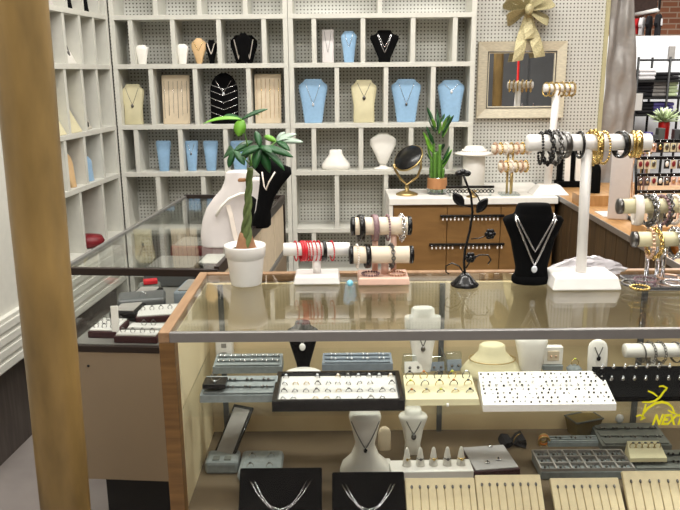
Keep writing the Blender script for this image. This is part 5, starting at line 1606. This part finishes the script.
# ------------------------------------------------------------------ right counter
t = thing('counter', 'dark planked wooden counter on the right, running towards the pegboard', 'counter', (1.112, 2.06, 0))
MB().span((0, 0, BC - .018), (1.1, 2.1, BC), .003).build('worktop', 'light_wood', t)
MB().span((-.006, 0, BC - .02), (-.0005, 2.1, BC + .004), .001).build('edge_strip', 'alu', t)
pl = MB()
for k in range(17):
    pl.span((.008, .01 + k * .122, .05), (.022, .01 + k * .122 + .118, BC - .0185), .002)
pl.build('plank_front', 'dark_plank', t)
MB().span((.0225, .01, .0), (1.08, 2.09, BC - .0185)).build('body', 'dark_plank', t)


def on_right(px, py):
    return at_z(px, py, BC)


# tan display steps, white paper, sloping white board
p = on_right(602, 214)
q = MB().span((-.055, -.02, 0), (.05, .1, .004)).build('paper_sheet', 'white_plastic', None, (1.20, 3.17, BC + .0005)); tag(q, 'white paper sheet lying at the edge of the right hand counter', 'paper')
q = MB().span((-.08, 0, 0), (.09, .12, .05), .002).build('display_step', 'light_wood', None, (1.205, 3.42, BC + .0005)); tag(q, 'low orange wooden display step behind the white paper on the right counter', 'display step')
q = MB().span((-.07, 0, 0), (.07, .14, .045), .002).build('display_step', 'light_wood', None, (1.22, 2.72, BC + .0005)); tag(q, 'pale wooden display step at the edge of the right counter, above the crowded bracelet stand', 'display step')
b = bust('necklace_board', 'tall white lavender sloping board on the right counter, right of the tall T stand pole', 'slab', 'lavender_white', .085, .3, .014, (1.185, 3.10, BC + .001), -.35, -.2, group='displays on the right counter')
Yv = 3.3
c0 = Vector((at_y(633, 200, Yv).x, Yv, BC + .0005)); s = m_per_px(Yv, 1.0)
t = thing('necklace_rack', 'brass necklace rack hung with gold and pale necklaces on the right counter', 'necklace display', c0, 0, 'displays on the right counter')
MB().span((-.06, -.04, 0), (.06, .04, .015), .003).build('base', 'brass', t)
MB().tube([(-.05, 0, .015), (-.05, 0, .27), (.05, 0, .27), (.05, 0, .015)], .005, 8).build('frame', 'brass', t)
MB().tube([(-.06, -.012, .26), (.06, -.012, .26)], .004, 8).build('rod', 'brass', t)
for k in range(6):
    x = -.048 + .019 * k
    o_ = MB().tube([(0, -.004, .0), (.004, -.012, -.08), (.002, -.01, -.2 + .02 * (k % 2)), (-.006, -.01, -.2 + .02 * (k % 2)), (-.006, .01, -.08), (0, .004, 0)], .003, 6).build('necklace', ['gold', 'pearl', 'rose_gold', 'brass', 'mauve_bead', 'pearl'][k], None, c0 + Vector((x, -.012, .2655)))
    tag(o_, '%s necklace hanging on the brass rack of the right counter, %s from the left' % (['gold', 'white pearl', 'rose gold', 'brass', 'mauve', 'pale pearl'][k], ['first', 'second', 'third', 'fourth', 'fifth', 'sixth'][k]), 'necklace', 'necklaces on the brass rack')
Yv = 4.04
c0 = Vector((at_y(569, 196, Yv).x + .0, Yv, BC + .0005)); s = m_per_px(Yv, 1.0)
c0.x = max(c0.x, 1.2)
t = thing('bracelet_stand', 'black two finger bracelet display at the back corner of the right counter', 'bracelet stand', c0, 0, 'bracelet stands')
MB().span((-.075, -.05, 0), (.075, .05, .03), .004).build('base', 'velvet_black', t)
for x in (-.06, 0.005, .06):
    MB().span((x - .013, -.02, .03), (x + .013, .02, .235), .004).build('finger', 'velvet_black', t)
for x in (-.0275, .0325):
    q = MB().box((0, 0, .07), (.03, .006, .14), .002, (-.06, 0, 0)).build('bracelet_card', 'white_satin', None, c0 + Vector((x, -.03, .0325))); tag(q, 'white bracelet card on the %s of the black two finger display' % ('left' if x < 0 else 'right'), 'card', 'cards on the two finger display')
Yv = 3.45
c0 = Vector((at_y(597, 196, Yv).x, Yv + .09, BC + .0505))
b = bust('necklace_bust', 'narrow black display on the orange wooden step of the right counter', 'finger', 'velvet_black', .05, .14, .03, (1.215, 3.49, BC + .051), 0, .05, group='displays on the right counter')

# earring rack, black bars
Yv = 3.02
xa = at_y(641, 170, Yv).x
t = thing('earring_rack', 'tall black wire rack with rows of hanging earrings on the right counter', 'earring rack', (xa, Yv, BC + .0005))
for x in (0, .62):
    MB().tube([(x, 0, 0), (x, .086, .36)], .006, 8).build('post', 'gloss_black', t)
    MB().span((x - .01, -.06, 0), (x + .01, .16, .012), .002).build('foot', 'gloss_black', t)
rows = []
for k in range(5):
    z = .06 + .068 * k
    y = z * .238
    MB().span((.0, y - .012, z - .007), (.62, y - .0065, z + .007), .001).build('bar', 'gloss_black', t)
    rows.append((y, z))
protos = {}
for r, (y, z) in enumerate(rows):
    cnt = 0
    for k in range(22):
        if random.random() < .1: continue
        cnt += 1
        m_ = random.choice(['gold', 'silver', 'dark_red', 'pearl', 'pewter', 'rose_gold'])
        nmn = {'gold': 'gold', 'silver': 'silver', 'dark_red': 'dark red', 'pearl': 'white pearl', 'pewter': 'dark metal', 'rose_gold': 'rose gold'}[m_]
        lb = '%s drop earring, %s from left in the %s row of the black wire rack' % (nmn, ORD[cnt - 1], ['bottom', 'second', 'middle', 'fourth', 'top'][r])
        loc = Vector((xa + .015 + k * .0275, Yv + y - .0132, BC + z - .002))
        if m_ not in protos:
            e = thing('earring', lb, 'earring', loc, 0, nmn + ' earrings on the wire rack')
            MB().tube([(0, 0, .004), (0, 0, -.012)], .0011, 6).build('hook', 'silver', e)
            MB().ball((0, -.004, -.022), .0105, 8, (.75, .4, 1.15)).build('drop', m_, e)
            MB().span((-.0115, -.0012, -.042), (.0115, .0, -.006), .0003).build('card', {'gold': 'black', 'silver': 'dark_mall', 'dark_red': 'beige_card', 'pearl': 'black', 'pewter': 'cream', 'rose_gold': 'pink_wood'}[m_], e)
            protos[m_] = e
        else:
            e = copy_tree(protos[m_]); e.location = loc; e['label'] = lb

# ------------------------------------------------------------------ the shop beyond the drape
def slab(name, m, x0, x1, y0, y1, Y, dpt, label, cat, group=None, bev=.004):
    a_, b__ = at_y(x0, y1, Y), at_y(x1, y0, Y)
    o_ = MB().span((0, 0, 0), (b__.x - a_.x, dpt, b__.z - a_.z), bev).build(name, m, None, (a_.x, Y, a_.z))
    return tag(o_, label, cat, group)


# dark beam along the brick wall
a_ = at_y(610, 14, 9.3); b__ = at_y(657, -30, 9.3)
struct(MB().span((a_.x - .8, 9.2, a_.z), (b__.x, 9.58, 3.19)).build('trim_2', 'dark_mall'))
# table and fixtures
YT = 5.6
zt_ = at_y(650, 146, YT).z
t = thing('display_table', 'dark display table in the shop beyond the drape', 'table', (2.05, YT - .1, 0))
MB().span((0, 0, zt_ - .04), (1.6, .6, zt_), .004).build('table_top', 'dark_mall', t)
for x in (.04, 1.52):
    for y in (.04, .52): MB().span((x, y, 0), (x + .05, y + .05, zt_ - .0405)).build('leg', 'black', t)
def on_table(px): return at_y(px, 146, YT + .1).x
zc_ = at_y(660, 122, YT + .1).z
t = thing('flower_pot', 'pale green bushy plant in a red pot on the table beyond the drape', 'potted plant', (on_table(662), YT + .1, zt_ + .001))
MB().lathe([(.035, 0), (.038, .004), (.042, zc_ - zt_ - .01), (.038, zc_ - zt_)], 24).build('pot', 'red_tin', t)
random.seed(5)
fol = MB()
for k in range(90):
    a1 = random.uniform(0, 2 * PI); e1 = random.uniform(.1, 1.3)
    L = random.uniform(.07, .13)
    d_ = Vector((math.cos(a1) * math.cos(e1), math.sin(a1) * math.cos(e1), math.sin(e1)))
    p0 = Vector((0, 0, zc_ - zt_ - .005)); p1 = p0 + Vector((d_.x * L * 1.15, d_.y * L, d_.z * L))
    sd = d_.cross(Vector((0, 0, 1))).normalized() * .014
    md = p0.lerp(p1, .6)
    fol.rings([[p0 - sd * .2, p0 + Vector((0, 0, .001)), p0 + sd * .2], [md - sd, md + Vector((0, 0, .006)), md + sd], [p1 - sd * .5, p1 + Vector((0, 0, .003)), p1 + sd * .5]], True, True)
fol.build('foliage', 'pale_green', t)
t = thing('framed_card', 'white card in a black frame standing beside the drape', 'sign', (at_y(639, 120, 5.4).x, 5.52, zt_ + .001))
zl, zh = at_y(637, 110.5, 5.52).z - zt_, at_y(637, 93.5, 5.52).z - zt_
MB().span((-.06, -.05, 0), (.06, .05, .01), .002).build('base', 'black', t)
MB().tube([(0, 0, .01), (0, 0, zl)], .006, 8).build('pole', 'black', t)
MB().span((-.063, -.006, zl - .006), (.063, .006, zh + .006), .002).build('frame', 'black', t)
MB().span((-.057, -.009, zl), (.057, -.0062, zh)).build('card', 'white_plastic', t)
for px, w_, h_, m_, lb in ((643.5, .05, .1, 'purple_cloth', 'purple box behind the framed white card beyond the drape'), (655, .05, .13, 'dark_grey', 'tall dark box just left of the red pot'), (671, .05, .12, 'slate', 'tall grey box just right of the red pot'), (633, .05, .09, 'dark_red', 'dark red box half behind the drape'), (637, .07, .05, 'plastic_blue', 'small blue box on the table beyond the drape'), (648, .06, .08, 'slate', 'grey box on the table beyond the drape, left of the red pot'), (676, .06, .09, 'dark_red', 'dark red box on the table beyond the drape, right of the red pot')):
    q = MB().span((-w_ / 2, 0, 0), (w_ / 2, .06, h_), .003).build('gift_box', m_, None, (on_table(px), YT + .0, zt_ + .001)); tag(q, lb, 'box', 'boxes on the far table')

# black grid rack with folded shirts, white partition behind
YR = 7.0
a_ = at_y(631, 36, 7.6); b__ = at_y(720, 36, 7.6)
struct(MB().span((a_.x - .3, 7.6, 0), (b__.x + .6, 7.66, a_.z)).build('partition', 'panel_white'))
xL, xR = at_y(637, 80, YR).x, at_y(700, 80, YR).x
zT = at_y(660, 59, YR).z
t = thing('garment_shelf', 'black metal shelf rack with folded shirts beyond the drape', 'shelf rack', (xL, YR, 0))
wR = xR - xL
for x in (0, wR * .5, wR):
    for y in (0, .4):
        MB().tube([(x, y, 0), (x, y, zT + (.02))], .012, 8).build('post', 'black', t)
lev = [at_y(660, yy, YR).z for yy in (60, 80, 97, 114)]
for z in lev:
    if z == lev[0]:
        MB().tube([(0, 0, z), (wR, 0, z)], .009, 8).build('rail', 'black', t)
    else:
        MB().span((0, 0, z - .02), (wR, .4, z)).build('shelf', 'black', t)
sh = 0
for px, row, m_, n_, w_, lb in ((649, 1, 'white_cloth', 3, .16, 'white'), (670, 1, 'black_cloth', 2, .22, 'black'), (648, 2, 'black_cloth', 4, .17, 'black'), (663, 2, 'grey_cloth', 4, .16, 'grey'), (676, 2, 'pale_green', 4, .1, 'pale green'), (650, 3, 'black_cloth', 3, .16, 'black'), (668, 3, 'purple_cloth', 3, .2, 'purple')):
    z = lev[row]
    x = at_y(px, 80, YR).x
    for k in range(n_):
        q = MB().box((0, .14, .017), (w_, .24, .033), .014, (0, 0, random.uniform(-.05, .05)), 3).build('folded_shirt', m_, None, (x, YR + .02, z + .001 + .0345 * k))
        tag(q, 'folded %s shirt, %s up in its pile, %s shelf of black rack' % (lb, ORD[k], ['', 'upper', 'middle', 'lower'][row]), 'shirt', '%s shirts piled on the %s shelf' % (lb, ['', 'upper', 'middle', 'lower'][row]))
# poster on the partition
slab('poster', 'grey_cloth', 668, 676, 46, 60, 7.585, .0145, 'small grey picture on the white partition beyond the drape', 'picture')
# hanging clothes
YH = 8.0
pa, pb_ = at_y(626, 16.5, YH + .3), at_y(659, 9.5, YH)
t = thing('clothes_rail', 'pale clothes rail hung from the ceiling beyond the drape', 'clothes rail', pb_)
MB().tube([pa - pb_, Vector((0, 0, 0))], .02, 10).build('rail', 'white_plastic', t)
MB().tube([(0, 0, 0), (0, 0, 3.2 - pb_.z)], .015, 8).build('hanger_rod', 'pewter', t)
for px, m_, y0, y1, w_, lb in ((636, 'red_cloth', 19, 34, .09, 'red shirt at the left of the clothes rail'), (641, 'white_cloth', 18, 35, .11, 'white shirt on the clothes rail'), (648, 'black_cloth', 15, 36, .13, 'black shirt in the middle of the clothes rail'), (657, 'black_cloth', 14, 36, .16, 'black printed shirt at the right of the clothes rail')):
    f = (px - 626) / 33
    Yq = YH + .3 * (1 - f) + 0
    a1 = at_y(px, y1, Yq); zt1 = (pa.z + (pb_.z - pa.z) * f) - .03
    L = zt1 - a1.z
    tt = thing('hanging_shirt', lb + ' beyond the drape', 'shirt', (a1.x, Yq, a1.z), .95, 'shirts on the far clothes rail')
    hw_ = w_ / 2 * 1.1
    MB().prism([(-hw_ * .7, 0), (hw_ * .7, 0), (hw_ * .72, L * .55), (hw_ * 1.05, L * .42), (hw_ * 1.25, L * .55), (hw_ * .75, L * .88), (hw_ * .2, L * .95), (-hw_ * .2, L * .95), (-hw_ * .75, L * .88), (-hw_ * 1.25, L * .55), (-hw_ * 1.05, L * .42), (-hw_ * .72, L * .55)], -.018, .018).build('shirt', m_, tt)
    MB().tube([(-hw_ * .6, 0, L * .93), (0, 0, L * .985), (0, 0, L * .99 + .02)], .004, 6).build('hanger', 'pewter', tt)
    if px == 657: MB().box((0, -.034, L * .6), (hw_ * .7, .004, L * .3), .001).build('print', 'white_cloth', tt)

SC.view_settings.view_transform = 'Standard'
SC.view_settings.look = 'None'
SC.view_settings.gamma = 1.0
SC.view_settings.use_curve_mapping = False
SC.view_settings.exposure = -0.18
SC.cycles.max_bounces = 10
SC.cycles.transparent_max_bounces = 24
SC.cycles.diffuse_bounces = 4
SC.cycles.glossy_bounces = 5
SC.cycles.sample_clamp_indirect = 4.0
SC.cycles.use_denoising = True
